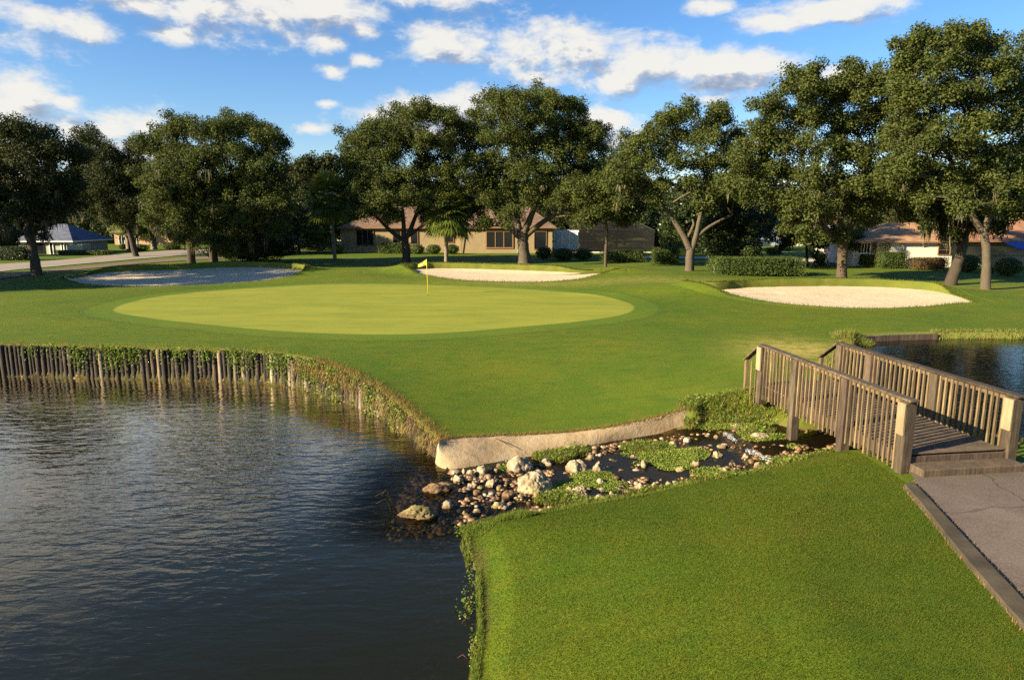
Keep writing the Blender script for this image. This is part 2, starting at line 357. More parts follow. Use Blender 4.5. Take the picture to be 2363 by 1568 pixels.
# ------------------------------------------------------------------ ground material
def ground_material():
    m, nt, out = newmat('turf_and_mud')
    co = nt.n('ShaderNodeTexCoord').outputs['Object']
    at = lambda a: nt.n('ShaderNodeAttribute', dict(attribute_name=a)).outputs['Fac']
    dg, dw, du, db, dry = at('dg'), at('dw'), at('du'), at('db'), at('dry')
    z = nt.n('ShaderNodeSeparateXYZ', None, Vector=co).outputs[2]
    n1 = nt.noise(co, .22, 4, .6); n2 = nt.noise(co, 1.6, 5, .65); n3 = nt.noise(co, 14, 5, .7); n4 = nt.noise(nt.mapping(co, (.35, 1, 1)), 3.0, 5, .7)
    nf = nt.noise(co, 70, 3, .7)
    lawn = nt.ramp(n1, [(.32, (.046, .098, .003)), (.52, (.078, .120, .004)), (.70, (.115, .130, .005))])
    lawn = nt.mixc(nt.sstep(n2, .45, .75, 0, .65), lawn, (.12, .115, .009, 1))
    lawn = nt.mixc(nt.sstep(n4, .48, .66, 0, .7), lawn, (.038, .085, .005, 1))
    lawn = nt.mixc(nt.sstep(n3, .35, .75, .0, .55), lawn, (.045, .09, .008, 1))
    lawn = nt.mixc(nt.sstep(nf, .4, .75, .0, .5), lawn, (.12, .125, .015, 1))
    # dry, yellowed spots
    lawn = nt.mixc(nt.m('MULTIPLY', dry, nt.sstep(n2, .25, .6)), lawn, (.36, .30, .075, 1))
    gn = nt.noise(nt.mapping(co, (.6, 1.6, 1)), .5, 4, .55)
    gcol = nt.ramp(gn, [(.3, (.155, .185, .022)), (.52, (.20, .22, .027)), (.72, (.235, .24, .033))])
    gcol = nt.mixc(nt.sstep(nf, .4, .8, 0, .25), gcol, (.16, .20, .02, 1))
    gcol = nt.mixc(nt.sstep(n2, .5, .75, 0, .3), gcol, (.25, .235, .035, 1))
    jg = nt.m('MULTIPLY', nt.m('SUBTRACT', n3, .5), .25); dgj = nt.m('ADD', dg, jg)
    collar = nt.mixc(nt.sstep(nf, .4, .8, 0, .3), nt.mixc(.3, lawn, (.10, .165, .014, 1)), (.05, .10, .01, 1))
    c = nt.mixc(nt.sstep(dgj, 1.1, 1.6), collar, lawn)
    line = nt.m('MULTIPLY', nt.sstep(dgj, 1.15, 1.3), nt.sstep(dgj, 1.75, 1.45))
    c = nt.mixc(nt.m('MULTIPLY', line, .3), c, (.035, .075, .01, 1))
    c = nt.mixc(nt.sstep(dgj, .12, -.05), c, gcol)
    line2 = nt.m('MULTIPLY', nt.sstep(dgj, -.12, .06), nt.sstep(dgj, .35, .12))
    c = nt.mixc(nt.m('MULTIPLY', line2, .3), c, (.05, .11, .012, 1))
    # sandy, worn rim of the bunkers
    c = nt.mixc(nt.m('MULTIPLY', nt.sstep(db, .5, .0), nt.sstep(n3, .4, .6, 0, .7)), c, (.16, .10, .045, 1))
    # straw and bare soil at the water's edge
    edge = nt.sstep(nt.m('ADD', dw, nt.m('MULTIPLY', nt.m('SUBTRACT', n2, .5), .5)), .28, .02)
    c = nt.mixc(nt.m('MULTIPLY', edge, .7), c, nt.mixc(nt.sstep(n3, .4, .6), (.10, .085, .02, 1), (.14, .10, .045, 1)))
    edu = nt.sstep(nt.m('ADD', du, nt.m('MULTIPLY', nt.m('SUBTRACT', n2, .5), .5)), .7, .2)
    c = nt.mixc(nt.m('MULTIPLY', edu, .75), c, nt.mixc(nt.sstep(n3, .4, .6), (.20, .18, .05, 1), (.10, .14, .02, 1)))
    # bed: pebbles and silt, with deep-water dimming painted in
    vor = nt.n('ShaderNodeTexVoronoi', dict(feature='F1'), Vector=nt.vm('ADD', co, (0,0,0)), Scale=13.0)
    vr = nt.n('ShaderNodeSeparateColor', None, Color=vor.outputs['Color'])
    peb = nt.ramp(vr.outputs[0], [(.0, (.018, .011, .005)), (.45, (.07, .038, .014)), (.72, (.15, .08, .028)), (.93, (.30, .21, .10))])
    peb = nt.mixc(nt.sstep(vor.outputs['Distance'], .3, .65), peb, (.012, .009, .005, 1))
    peb = nt.mixc(nt.sstep(n2, .40, .56), peb, nt.mixc(nt.sstep(n3, .35, .6), (.032, .020, .008, 1), (.06, .065, .012, 1)))
    bed = nt.mixc(nt.sstep(z, -.12, -.75), peb, (.012, .014, .007, 1))  # colour darkens with depth, standing in for light lost in the water
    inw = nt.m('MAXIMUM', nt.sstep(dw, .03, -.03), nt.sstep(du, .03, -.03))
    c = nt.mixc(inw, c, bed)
    hgt = nt.m('ADD', nt.m('MULTIPLY', nf, .6), nt.m('MULTIPLY', n3, .8))
    bst = nt.m('MULTIPLY', nt.sstep(dg, -.2, 1.6, .18, .75), 1.0)
    b = nt.n('ShaderNodeBump', None, Strength=bst, Distance=.03, Height=hgt)
    vb = nt.n('ShaderNodeBump', None, Strength=nt.m('MULTIPLY', inw, .8), Distance=.03, Height=nt.m('SUBTRACT', 1.0, vor.outputs['Distance']), Normal=b)
    p = nt.n('ShaderNodeBsdfPrincipled', None, Base_Color=c, Roughness=.85, Normal=vb)
    p.inputs['Specular IOR Level'].default_value = .15
    
    nt.put(out, 'Surface', p)
    return m
M = {}
M['ground'] = ground_material()
def axis(pieces):
    o = []
    for a, b, n in pieces: o.append(np.linspace(a, b, n, endpoint=False))
    return np.concatenate(o)
def grow(a, b, s0, ratio):
    v = [a]; s = s0
    while v[-1] < b: v.append(v[-1]+s); s *= ratio
    return np.array(v)
xs = np.concatenate([-grow(48, 900, .4, 1.10)[::-1], axis([(-48,-20,90), (-20,-2.6,170), (-2.6,10.2,215), (10.2,22,110), (22,48,90)]), grow(48, 900, .4, 1.10)])
ys = np.concatenate([-grow(2, 400, .6, 1.15)[::-1], axis([(-2,4,12), (4,11.4,75), (11.4,18.2,115), (18.2,30,118), (30,70,200)]), grow(70, 1500, .4, 1.06)])
GX, GY = np.meshgrid(xs, ys)
gz, gdg, gdw, gdu, gdb = terrain(GX, GY, True)
gz = gz - .16*sst((1.05 - gdb)/.4)*(gdb > 0)
for b_ in bunkers: gz = np.where((sdf(GX, GY, b_[0], 3) < .5) & (sdf(GX, GY, b_[0], 3) > 0), 1.12 + BZ*bunker_t(GY, b_) - .12, gz)
ny, nx = GX.shape
idx = np.arange(nx*ny).reshape(ny, nx)
F = np.stack([idx[:-1,:-1], idx[:-1,1:], idx[1:,1:], idx[1:,:-1]], -1).reshape(-1, 4)
dry = (np.exp(-(((GX-10.2)/1.9)**2 + ((GY-23.2)/2.3)**2)) + .8*np.exp(-(((GX+5)/5)**2+((GY-60)/5)**2)) + .35*np.exp(-(((GX-5)/14)**2+((GY-48)/3)**2))
       + .6*np.exp(-(((GX+31)/5)**2+((GY-62)/6)**2)) + .5*np.exp(-(((GX-21)/8)**2+((GY-45.5)/2)**2)))
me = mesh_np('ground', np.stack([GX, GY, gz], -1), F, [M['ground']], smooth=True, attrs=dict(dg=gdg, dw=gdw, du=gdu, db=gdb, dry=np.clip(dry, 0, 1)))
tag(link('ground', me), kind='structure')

# ------------------------------------------------------------------ water
def water_material(name, scale, tint, murk, bump=.5, aniso=(1, 1, 1), dist=.03, fine=1.0, base=.5, calm=False, ior=1.38, gtint=(.95, .95, .84)):
    m, nt, out = newmat(name)
    co = nt.n('ShaderNodeTexCoord').outputs['Object']
    v = nt.mapping(co, aniso, rot=(0, 0, R(-12)))
    a = nt.noise(v, scale, 2, .5, .35)
    b_ = nt.noise(nt.mapping(co, (aniso[0]*1.1, aniso[1]*1.0, 1), rot=(0, 0, R(24))), scale*2.3, 3, .55, .5)
    big = nt.noise(co, .16, 3, .5)
    h = nt.m('ADD', nt.m('MULTIPLY', a, 1.0), nt.m('MULTIPLY', b_, .42*fine))
    h = nt.m('MULTIPLY', h, nt.sstep(big, .3, .7, .4, 1.15))
    sy = nt.n('ShaderNodeSeparateXYZ', None, Vector=co)
    if calm: h = nt.m('MULTIPLY', h, nt.sstep(nt.m('SUBTRACT', sy.outputs[1], nt.m('MULTIPLY', sy.outputs[0], .55)), 7.5, 16.0, .22, 1.0))
    bp = nt.n('ShaderNodeBump', None, Strength=bump, Distance=dist, Height=h)
    clr = nt.n('ShaderNodeAttribute', dict(attribute_name='clear')).outputs['Fac']
    fr = nt.n('ShaderNodeFresnel', None, IOR=nt.m('MULTIPLY_ADD', clr, 1.17-ior, ior), Normal=bp)
    gl = nt.n('ShaderNodeBsdfGlossy', None, Color=gtint, Roughness=.02, Normal=bp)
    df = nt.n('ShaderNodeBsdfDiffuse', None, Color=murk)
    tr = nt.n('ShaderNodeBsdfTransparent', None, Color=tint)
    clr = nt.n('ShaderNodeAttribute', dict(attribute_name='clear')).outputs['Fac']
    body = nt.n('ShaderNodeMixShader', None, i0=nt.m('MULTIPLY_ADD', clr, .95-base, base), i1=df.outputs[0], i2=tr.outputs[0])
    refl = nt.m('MINIMUM', nt.m('MULTIPLY', nt.m('MULTIPLY', fr.outputs[0], fr.outputs[0]), 11.0), .9) if calm else fr.outputs[0]
    mx = nt.n('ShaderNodeMixShader', None, i0=refl, i1=body.outputs[0], i2=gl.outputs[0])
    nt.put(out, 'Surface', mx)
    return m
M['pond'] = water_material('pond_water', 2.6, (.80, .72, .52), (.017, .018, .006), .65, (.5, 1.25, 1), .05, calm=True, ior=1.46, gtint=(1.0,.93,.80))
M['stream'] = water_material('stream_water', 9, (.72, .62, .42), (.045, .030, .014), .45, (1, 1, 1), .012, 1.0, .85, False, 1.17, (.8, .8, .7))
M['upper'] = water_material('upper_pond_water', 4.5, (.28, .28, .2), (.008, .011, .012), .6, (.6, 1.2, 1), .03)
def flat_grid(name, x0, x1, y0, y1, z, nx_, ny_, mat):
    X, Y = np.meshgrid(np.linspace(x0, x1, nx_), np.linspace(y0, y1, ny_)); i = np.arange(nx_*ny_).reshape(ny_, nx_)
    Z = z(X, Y) if callable(z) else np.full(X.shape, z)
    return X, Y, Z, np.stack([i[:-1,:-1], i[:-1,1:], i[1:,1:], i[1:,:-1]], -1).reshape(-1, 4)
X, Y, Z, F = flat_grid('', -95, 1.6, -20, 27, 0.0, 500, 240, None)
clear = np.clip(sst(1 - sdf(X, Y, stream, 8)/1.6)*sst((Y-10.5)/1.5), 0, 1)
me = mesh_np('pond_water', np.stack([X, Y, Z], -1), F, [M['pond']], smooth=True, attrs=dict(clear=clear)); tag(link('pond_water', me), kind='structure')
X, Y, Z, F = flat_grid('', .8, 9.75, 12.2, 17.6, lambda x, y: stream_level(x) + .006, 160, 100, None)
# keep only cells over the stream so no sheet hangs past the banks
cx = (X[:-1,:-1]+X[1:,1:])/2; cy = (Y[:-1,:-1]+Y[1:,1:])/2
keep = (sdf(cx, cy, stream, 5) < .35).ravel()
me = mesh_np('stream_water', np.stack([X, Y, Z], -1), F[keep], [M['stream']], smooth=True); tag(link('stream_water', me), kind='structure')
b = upper; cen = b.mean(0); k = len(b)
rings = [cen + (b-cen)*t for t in (1.03, .6, .2)]
V = np.array([(p[0], p[1], .95) for r_ in rings for p in r_]); F = [[i, (i+1) % k, k+(i+1) % k, k+i] for i in range(k)] + [[k+i, k+(i+1) % k, 2*k+(i+1) % k, 2*k+i] for i in range(k)]
X, Y, Z, F = flat_grid('', 9.4, 42, 10.8, 27.6, .95, 120, 70, None)
cx = (X[:-1,:-1]+X[1:,1:])/2; cy = (Y[:-1,:-1]+Y[1:,1:])/2
keep = (sdf(cx, cy, upper, 5) < .22).ravel()
me = mesh_np('upper_pond_water', np.stack([X, Y, Z], -1), F[keep], [M['upper']], smooth=True); tag(link('upper_pond_water', me), kind='structure')

# ------------------------------------------------------------------ sand bunkers (rounded sheets of raked sand)
def sand_material(name, col):
    m, nt, out = newmat(name)
    co = nt.n('ShaderNodeTexCoord').outputs['Object']
    n2 = nt.noise(co, .9, 5, .65); nf = nt.noise(co, 22, 4, .7); st = nt.noise(nt.mapping(co, (.3, 3, 1)), 3, 3, .6)
    c = nt.ramp(n2, [(.3, tuple(.84*v for v in col)), (.65, col)])
    c = nt.mixc(nt.sstep(nf, .35, .7, 0, .35), c, tuple(.72*v for v in col) + (1,))
    b = nt.n('ShaderNodeBump', None, Strength=.8, Distance=.05, Height=nt.m('ADD', nt.m('MULTIPLY', nf, .7), nt.m('MULTIPLY', st, .8)))
    nt.put(out, 'Surface', nt.n('ShaderNodeBsdfPrincipled', None, Base_Color=c, Roughness=.95, Normal=b))
    return m
M['sand'] = sand_material('bunker_sand', (.53, .435, .285))
for bi, b in enumerate(bunkers):
    poly = b[0]; cen = poly.mean(0); k = len(poly); NR = 26; V = []
    for j in range(NR):
        t = 1 - (j/NR)
        pr = cen + (poly-cen)*(t if j else 1.012)
        z = 1.12 + BZ*bunker_t(pr[:,1], b) - .16*(1-t**3) + .03*wav(pr[:,0], pr[:,1], 1.4, 31+bi)*(1-t**4) + .012*wav(pr[:,0], pr[:,1], 6, 41+bi)
        V.append(np.column_stack([pr, z]))
    V.append(np.array([[cen[0], cen[1], V[-1][:,2].mean()]]))
    V = np.concatenate(V); F = []
    for j in range(NR-1):
        for i in range(k): F.append([j*k+i, j*k+(i+1) % k, (j+1)*k+(i+1) % k, (j+1)*k+i])
    for i in range(0, k, 1): F.append([(NR-1)*k+i, (NR-1)*k+(i+1) % k, NR*k, NR*k])
    me = bpy.data.meshes.new('bunker_sand'); me.from_pydata(V.tolist(), [], [f if f[2] != f[3] else f[:3] for f in F]); me.materials.append(M['sand'])
    me.polygons.foreach_set('use_smooth', np.ones(len(F), bool)); me.update()
    tag(link('bunker_sand', me), kind='structure')

# turf lips: a rounded ring of turf that follows each bunker's edge
for bi, b in enumerate(bunkers):
    poly = smooth_poly(b[0], 3); k = len(poly); nx_ = np.roll(poly, -1, 0) - np.roll(poly, 1, 0); nrm = np.column_stack([nx_[:,1], -nx_[:,0]]); nrm /= np.linalg.norm(nrm, axis=1, keepdims=True)
    if np.mean(np.sum(nrm*(poly-poly.mean(0)), 1)) < 0: nrm = -nrm
    V = []; D = []
    jit = .06*np.array([mnoise.noise((q[0]*1.3, q[1]*1.3, bi)) for q in poly])
    for off, dz in ((1.25,-.06), (1.0,.0), (.7,.01), (.4,.02), (.18,.02), (.04,.0), (-.03,-.06), (-.05,None)):
        q = poly + nrm*(off + (jit[:,None] if off < .3 else 0)); ref = poly + nrm*max(off, .03)
        z = terrain(ref[:,0], ref[:,1]) + dz if dz is not None else 1.12 + BZ*bunker_t(poly[:,1], b) - .08
        V.append(np.column_stack([q, z])); D.append(np.full(k, max(off, .1)))
    V = np.concatenate(V); D = np.concatenate(D); ii = np.arange(len(V)).reshape(-1, k)
    F = np.stack([ii[:-1], np.roll(ii[:-1], -1, 1), np.roll(ii[1:], -1, 1), ii[1:]], -1).reshape(-1, 4)
    dgv = sdf(V[:,0], V[:,1], green, 12); far_ = np.full(len(V), 12.)
    tag(link('bunker_lip', mesh_np('bunker_lip', V, F, [M['ground']], smooth=True, attrs=dict(dg=dgv, dw=far_, du=far_, db=D+.12, dry=np.full(len(V), .05)))), kind='structure')

# ------------------------------------------------------------------ roads and paths
def strip(name, left, right, mat, lift=.03, thick=.0, kind='structure', n=10, ncross=6):
    L_ = smooth_poly(left, n, False); R_ = smooth_poly(right, n, False); V = []; F = []
    for i in range(len(L_)):
        for j in range(ncross+1):
            t = j/ncross; p = L_[i]*(1-t) + R_[i]*t; V.append((p[0], p[1]))
    V = np.array(V); z = np.maximum(terrain(V[:,0], V[:,1]), -5) + lift
    V = np.column_stack([V, z]); c = ncross+1
    for i in range(len(L_)-1):
        for j in range(ncross): F.append((i*c+j, i*c+j+1, (i+1)*c+j+1, (i+1)*c+j))
    me = mesh_np(name, V, np.array(F), [mat], smooth=True); o = link(name, me)
    if kind: o['kind'] = kind
    return o
M['asphalt'] = simple('road_asphalt', (.23, .20, .17), .9, .15, .6, .4, 60)
M['cartpath'] = simple('cart_path_asphalt', (.13, .098, .07), .92, .16, .5, .5, 60)
def path_material():
    m, nt, out = newmat('worn_path_asphalt'); co = nt.n('ShaderNodeTexCoord').outputs['Object']
    a = nt.noise(co, .55, 5, .7, .5); b_ = nt.noise(co, 3.2, 5, .7, .4); g = nt.noise(co, 60, 3, .7); g2 = nt.noise(co, 24, 4, .75)
    c = nt.ramp(a, [(.3, (.055, .041, .029)), (.5, (.09, .067, .049)), (.68, (.125, .098, .073))])
    c = nt.mixc(nt.sstep(b_, .5, .7, 0, .5), c, (.07, .052, .036, 1)); c = nt.mixc(nt.sstep(g, .45, .7, 0, .6), c, (.23, .19, .15, 1)); c = nt.mixc(nt.sstep(g2, .55, .75, 0, .6), c, (.04, .03, .02, 1))
    v = nt.n('ShaderNodeTexVoronoi', dict(feature='DISTANCE_TO_EDGE'), Vector=nt.vm('ADD', co, nt.vm('MULTIPLY', nt.n('ShaderNodeTexNoise', None, Vector=co, Scale=2.0, Detail=5.0).outputs[1], (.5, .5, 0))), Scale=.38).outputs[0]
    cr = nt.sstep(v, .012, .003); c = nt.mixc(nt.m('MULTIPLY', cr, .45), c, (.02, .014, .009, 1))
    bp = nt.n('ShaderNodeBump', None, Strength=.7, Distance=.008, Height=nt.m('SUBTRACT', nt.m('ADD', g, g2), cr))
    nt.put(out, 'Surface', nt.n('ShaderNodeBsdfPrincipled', None, Base_Color=c, Roughness=.93, Normal=bp)); return m
M['worn_path'] = path_material()
M['concrete'] = simple('pale_concrete', (.32, .28, .23), .85, .12, .8, .3, 30)
M['yellowline'] = simple('yellow_road_paint', (.50, .30, .05), .7, .15, 3)
M['whiteline'] = simple('white_road_paint', (.6, .6, .58), .7, .15, 3)
def pl(*pts, z=1.2): return [P(x, y, z) for x, y in pts]
road_n = pl((-500,700),(-250,660),(0,627.5),(140,614),(280,601),(428,589),(560,580),(700,571)); road_f = pl((-500,655),(-250,628),(0,610),(140,600),(280,586.5),(425,575.5),(560,569),(700,563))
strip('road', road_n, road_f, M['asphalt'], .05)
def lerp(a, b, t): return [(p[0]*(1-t)+q[0]*t, p[1]*(1-t)+q[1]*t) for p, q in zip(a, b)]
strip('yellow_line', lerp(road_n, road_f, .495), lerp(road_n, road_f, .52), M['yellowline'], .056, ncross=1)
strip('white_line', lerp(road_n, road_f, .045), lerp(road_n, road_f, .06), M['whiteline'], .056, ncross=1)
strip('cart_path', pl((-500,745),(-250,690),(0,646),(100,632),(220,619),(330,608),(431,600.5),(520,596)), pl((-500,715),(-250,668),(0,636),(100,624),(220,612),(330,601.5),(428,594),(520,590)), M['cartpath'], .05)
strip('driveway', pl((1480,596),(1600,597),(1700,600),(1800,603.5),(1900,606.5),(1990,609)), pl((1480,590),(1600,591.5),(1700,593.5),(1800,596),(1900,598.5),(1990,601)), M['concrete'], .05)
strip('pavement', pl((690,582),(745,582.5),(780,583)), pl((690,579),(745,579),(780,579)), M['concrete'], .05)
# ------------------------------------------------------------------ foliage tools
def leaf_material(name, dark, light, trans=.35, rough=.55, warm=None):
    m, nt, out = newmat(name)
    f = nt.n('ShaderNodeAttribute', dict(attribute_name='tint')).outputs['Fac']
    warm = warm or tuple(c for c in (light[0]*1.3, light[1]*1.0, light[2]*.85))
    c = nt.ramp(f, [(0, dark), (.6, light), (1, warm)])
    p = nt.n('ShaderNodeBsdfPrincipled', None, Base_Color=c, Roughness=rough); p.inputs['Specular IOR Level'].default_value = .2
    t = nt.n('ShaderNodeBsdfTranslucent', None, Color=nt.mixc(.5, c, (light[0]*1.3, light[1]*1.35, light[2], 1)))
    mx = nt.n('ShaderNodeMixShader', None, i0=trans, i1=p.outputs[0], i2=t.outputs[0])
    nt.put(out, 'Surface', mx); return m
M['oak_leaf'] = leaf_material('oak_leaves', (.030, .038, .009), (.064, .086, .018), .25, .7)
M['oak_leaf_dark'] = leaf_material('shaded_oak_leaves', (.012, .019, .005), (.034, .045, .011), .2, .7)  # darker copy of the oak leaves, shade put into the leaf colour
M['magnolia_leaf'] = leaf_material('dark_glossy_leaves', (.012, .022, .007), (.035, .055, .015), .15, .35)
M['bright_leaf'] = leaf_material('light_leaves', (.07, .11, .015), (.17, .22, .035), .4)
M['hedge_leaf'] = leaf_material('hedge_leaves', (.025, .045, .010), (.075, .105, .022), .25)
M['red_hedge_leaf'] = leaf_material('reddish_hedge_leaves', (.05, .035, .015), (.13, .085, .03), .25)
M['palm_leaf'] = leaf_material('palm_fronds', (.05, .075, .012), (.17, .20, .04), .35, .5)
M['moss'] = leaf_material('spanish_moss', (.06, .062, .04), (.16, .155, .10), .3, .9)
M['grass'] = leaf_material('grass_blades', (.029, .061, .004), (.066, .100, .006), .4, .6, (.16, .125, .02))
M['tallgrass'] = leaf_material('long_grass', (.05, .10, .010), (.13, .19, .02), .4, .6, (.30, .27, .09))
M['dryleaf'] = leaf_material('dry_grass', (.09, .062, .02), (.25, .18, .065), .3, .8)
M['cress'] = leaf_material('water_plants', (.07, .13, .015), (.20, .27, .04), .35, .5, (.34, .34, .08))
M['vine'] = leaf_material('vine_leaves', (.05, .10, .015), (.17, .24, .04), .35, .5)
def bark_material(name, col, var=.35):
    m, nt, out = newmat(name)
    co = nt.n('ShaderNodeTexCoord').outputs['Object']
    v = nt.mapping(co, (1, 1, .28)); f = nt.noise(v, 9, 7, .75, .6); g = nt.noise(v, 30, 4, .7)
    c = nt.ramp(f, [(.3, tuple(x*(1-var) for x in col)), (.7, tuple(x*(1+var) for x in col))])
    c = nt.mixc(nt.sstep(nt.noise(co, .9, 4, .6), .55, .75, 0, .5), c, (col[0]*.8, col[1]*1.05, col[2]*.5, 1))
    b = nt.n('ShaderNodeBump', None, Strength=.9, Distance=.04, Height=nt.m('ADD', f, nt.m('MULTIPLY', g, .5)))
    nt.put(out, 'Surface', nt.n('ShaderNodeBsdfPrincipled', None, Base_Color=c, Roughness=.9, Normal=b)); return m
M['bark'] = bark_material('oak_bark', (.065, .045, .026)); M['bark_pale'] = bark_material('pale_bark', (.075, .060, .038)); M['bark_dark'] = bark_material('dark_bark', (.04, .03, .019))
M['palm_trunk'] = bark_material('palm_trunk', (.19, .145, .095))

def cards(cen, nrm, ln, wd, rng_, tint, name='leaves', mat=None):
    """kite-shaped leaf faces: centre, facing, length and width arrays"""
    n = len(cen); nrm = nrm/np.linalg.norm(nrm, axis=1, keepdims=True)
    r = rng_.normal(size=(n, 3)); t = r - nrm*np.sum(r*nrm, 1, keepdims=True); t /= np.linalg.norm(t, axis=1, keepdims=True) + 1e-9
    s = np.cross(nrm, t); ln = np.broadcast_to(ln, (n,))[:, None]; wd = np.broadcast_to(wd, (n,))[:, None]
    V = np.stack([cen - t*ln*.5, cen + s*wd*.5 - t*ln*.05 + nrm*wd*.12, cen + t*ln*.5, cen - s*wd*.5 - t*ln*.05 + nrm*wd*.12], 1)
    return V.reshape(-1, 3), np.arange(n*4, dtype=np.int32).reshape(-1, 4), tint
def puff_cloud(blobs, rng_, puff=.55, per=50, leaf=.24, squash=.95, shell=(.35, 1.18), cover=.55, up=.35):
    """blobs: rows cx, cy, cz, r. Twig clumps sit on and under each blob's skin; leaves ring every clump."""
    PC = []; 
    for (x, y, z, r) in blobs:
        n = max(5, int(cover*4*r*r/(puff*puff)))
        d = rng_.normal(size=(n, 3)); d /= np.linalg.norm(d, axis=1, keepdims=True)
        d[:,2] = np.where(d[:,2] < -.45, -d[:,2]*.6, d[:,2])
        rr = r*rng_.uniform(shell[0], shell[1], n)**.6
        PC.append(np.column_stack([x + d[:,0]*rr, y + d[:,1]*rr, z + d[:,2]*rr*squash, np.full(n, r)]))
    PC = np.concatenate(PC); n = len(PC)
    ps = puff*rng_.uniform(.55, 1.35, n); pt = rng_.uniform(0, 1, n)
    cnt = np.maximum(4, (per*(ps/puff)**1.7*rng_.uniform(.7, 1.2, n)).astype(int))
    ix = np.repeat(np.arange(n), cnt); m = len(ix)
    d = rng_.normal(size=(m, 3)); d /= np.linalg.norm(d, axis=1, keepdims=True)
    rad = rng_.uniform(.15, 1.0, m)**.55
    cen = PC[ix, :3] + d*(ps[ix]*rad)[:, None]*np.array([1.0, 1.0, .92])
    nrm = d*.7 + rng_.normal(size=(m, 3))*.65 + np.array([0, 0, up])
    tint = np.clip(pt[ix]*.55 + rng_.uniform(0, .5, m), 0, 1)
    s = leaf*rng_.uniform(.65, 1.3, m)
    V, F, T = cards(cen, nrm, s, s*.62, rng_, tint)
    return V, F, T, PC, ps
def pxr(r, Y): return r*SS/FOC*Y

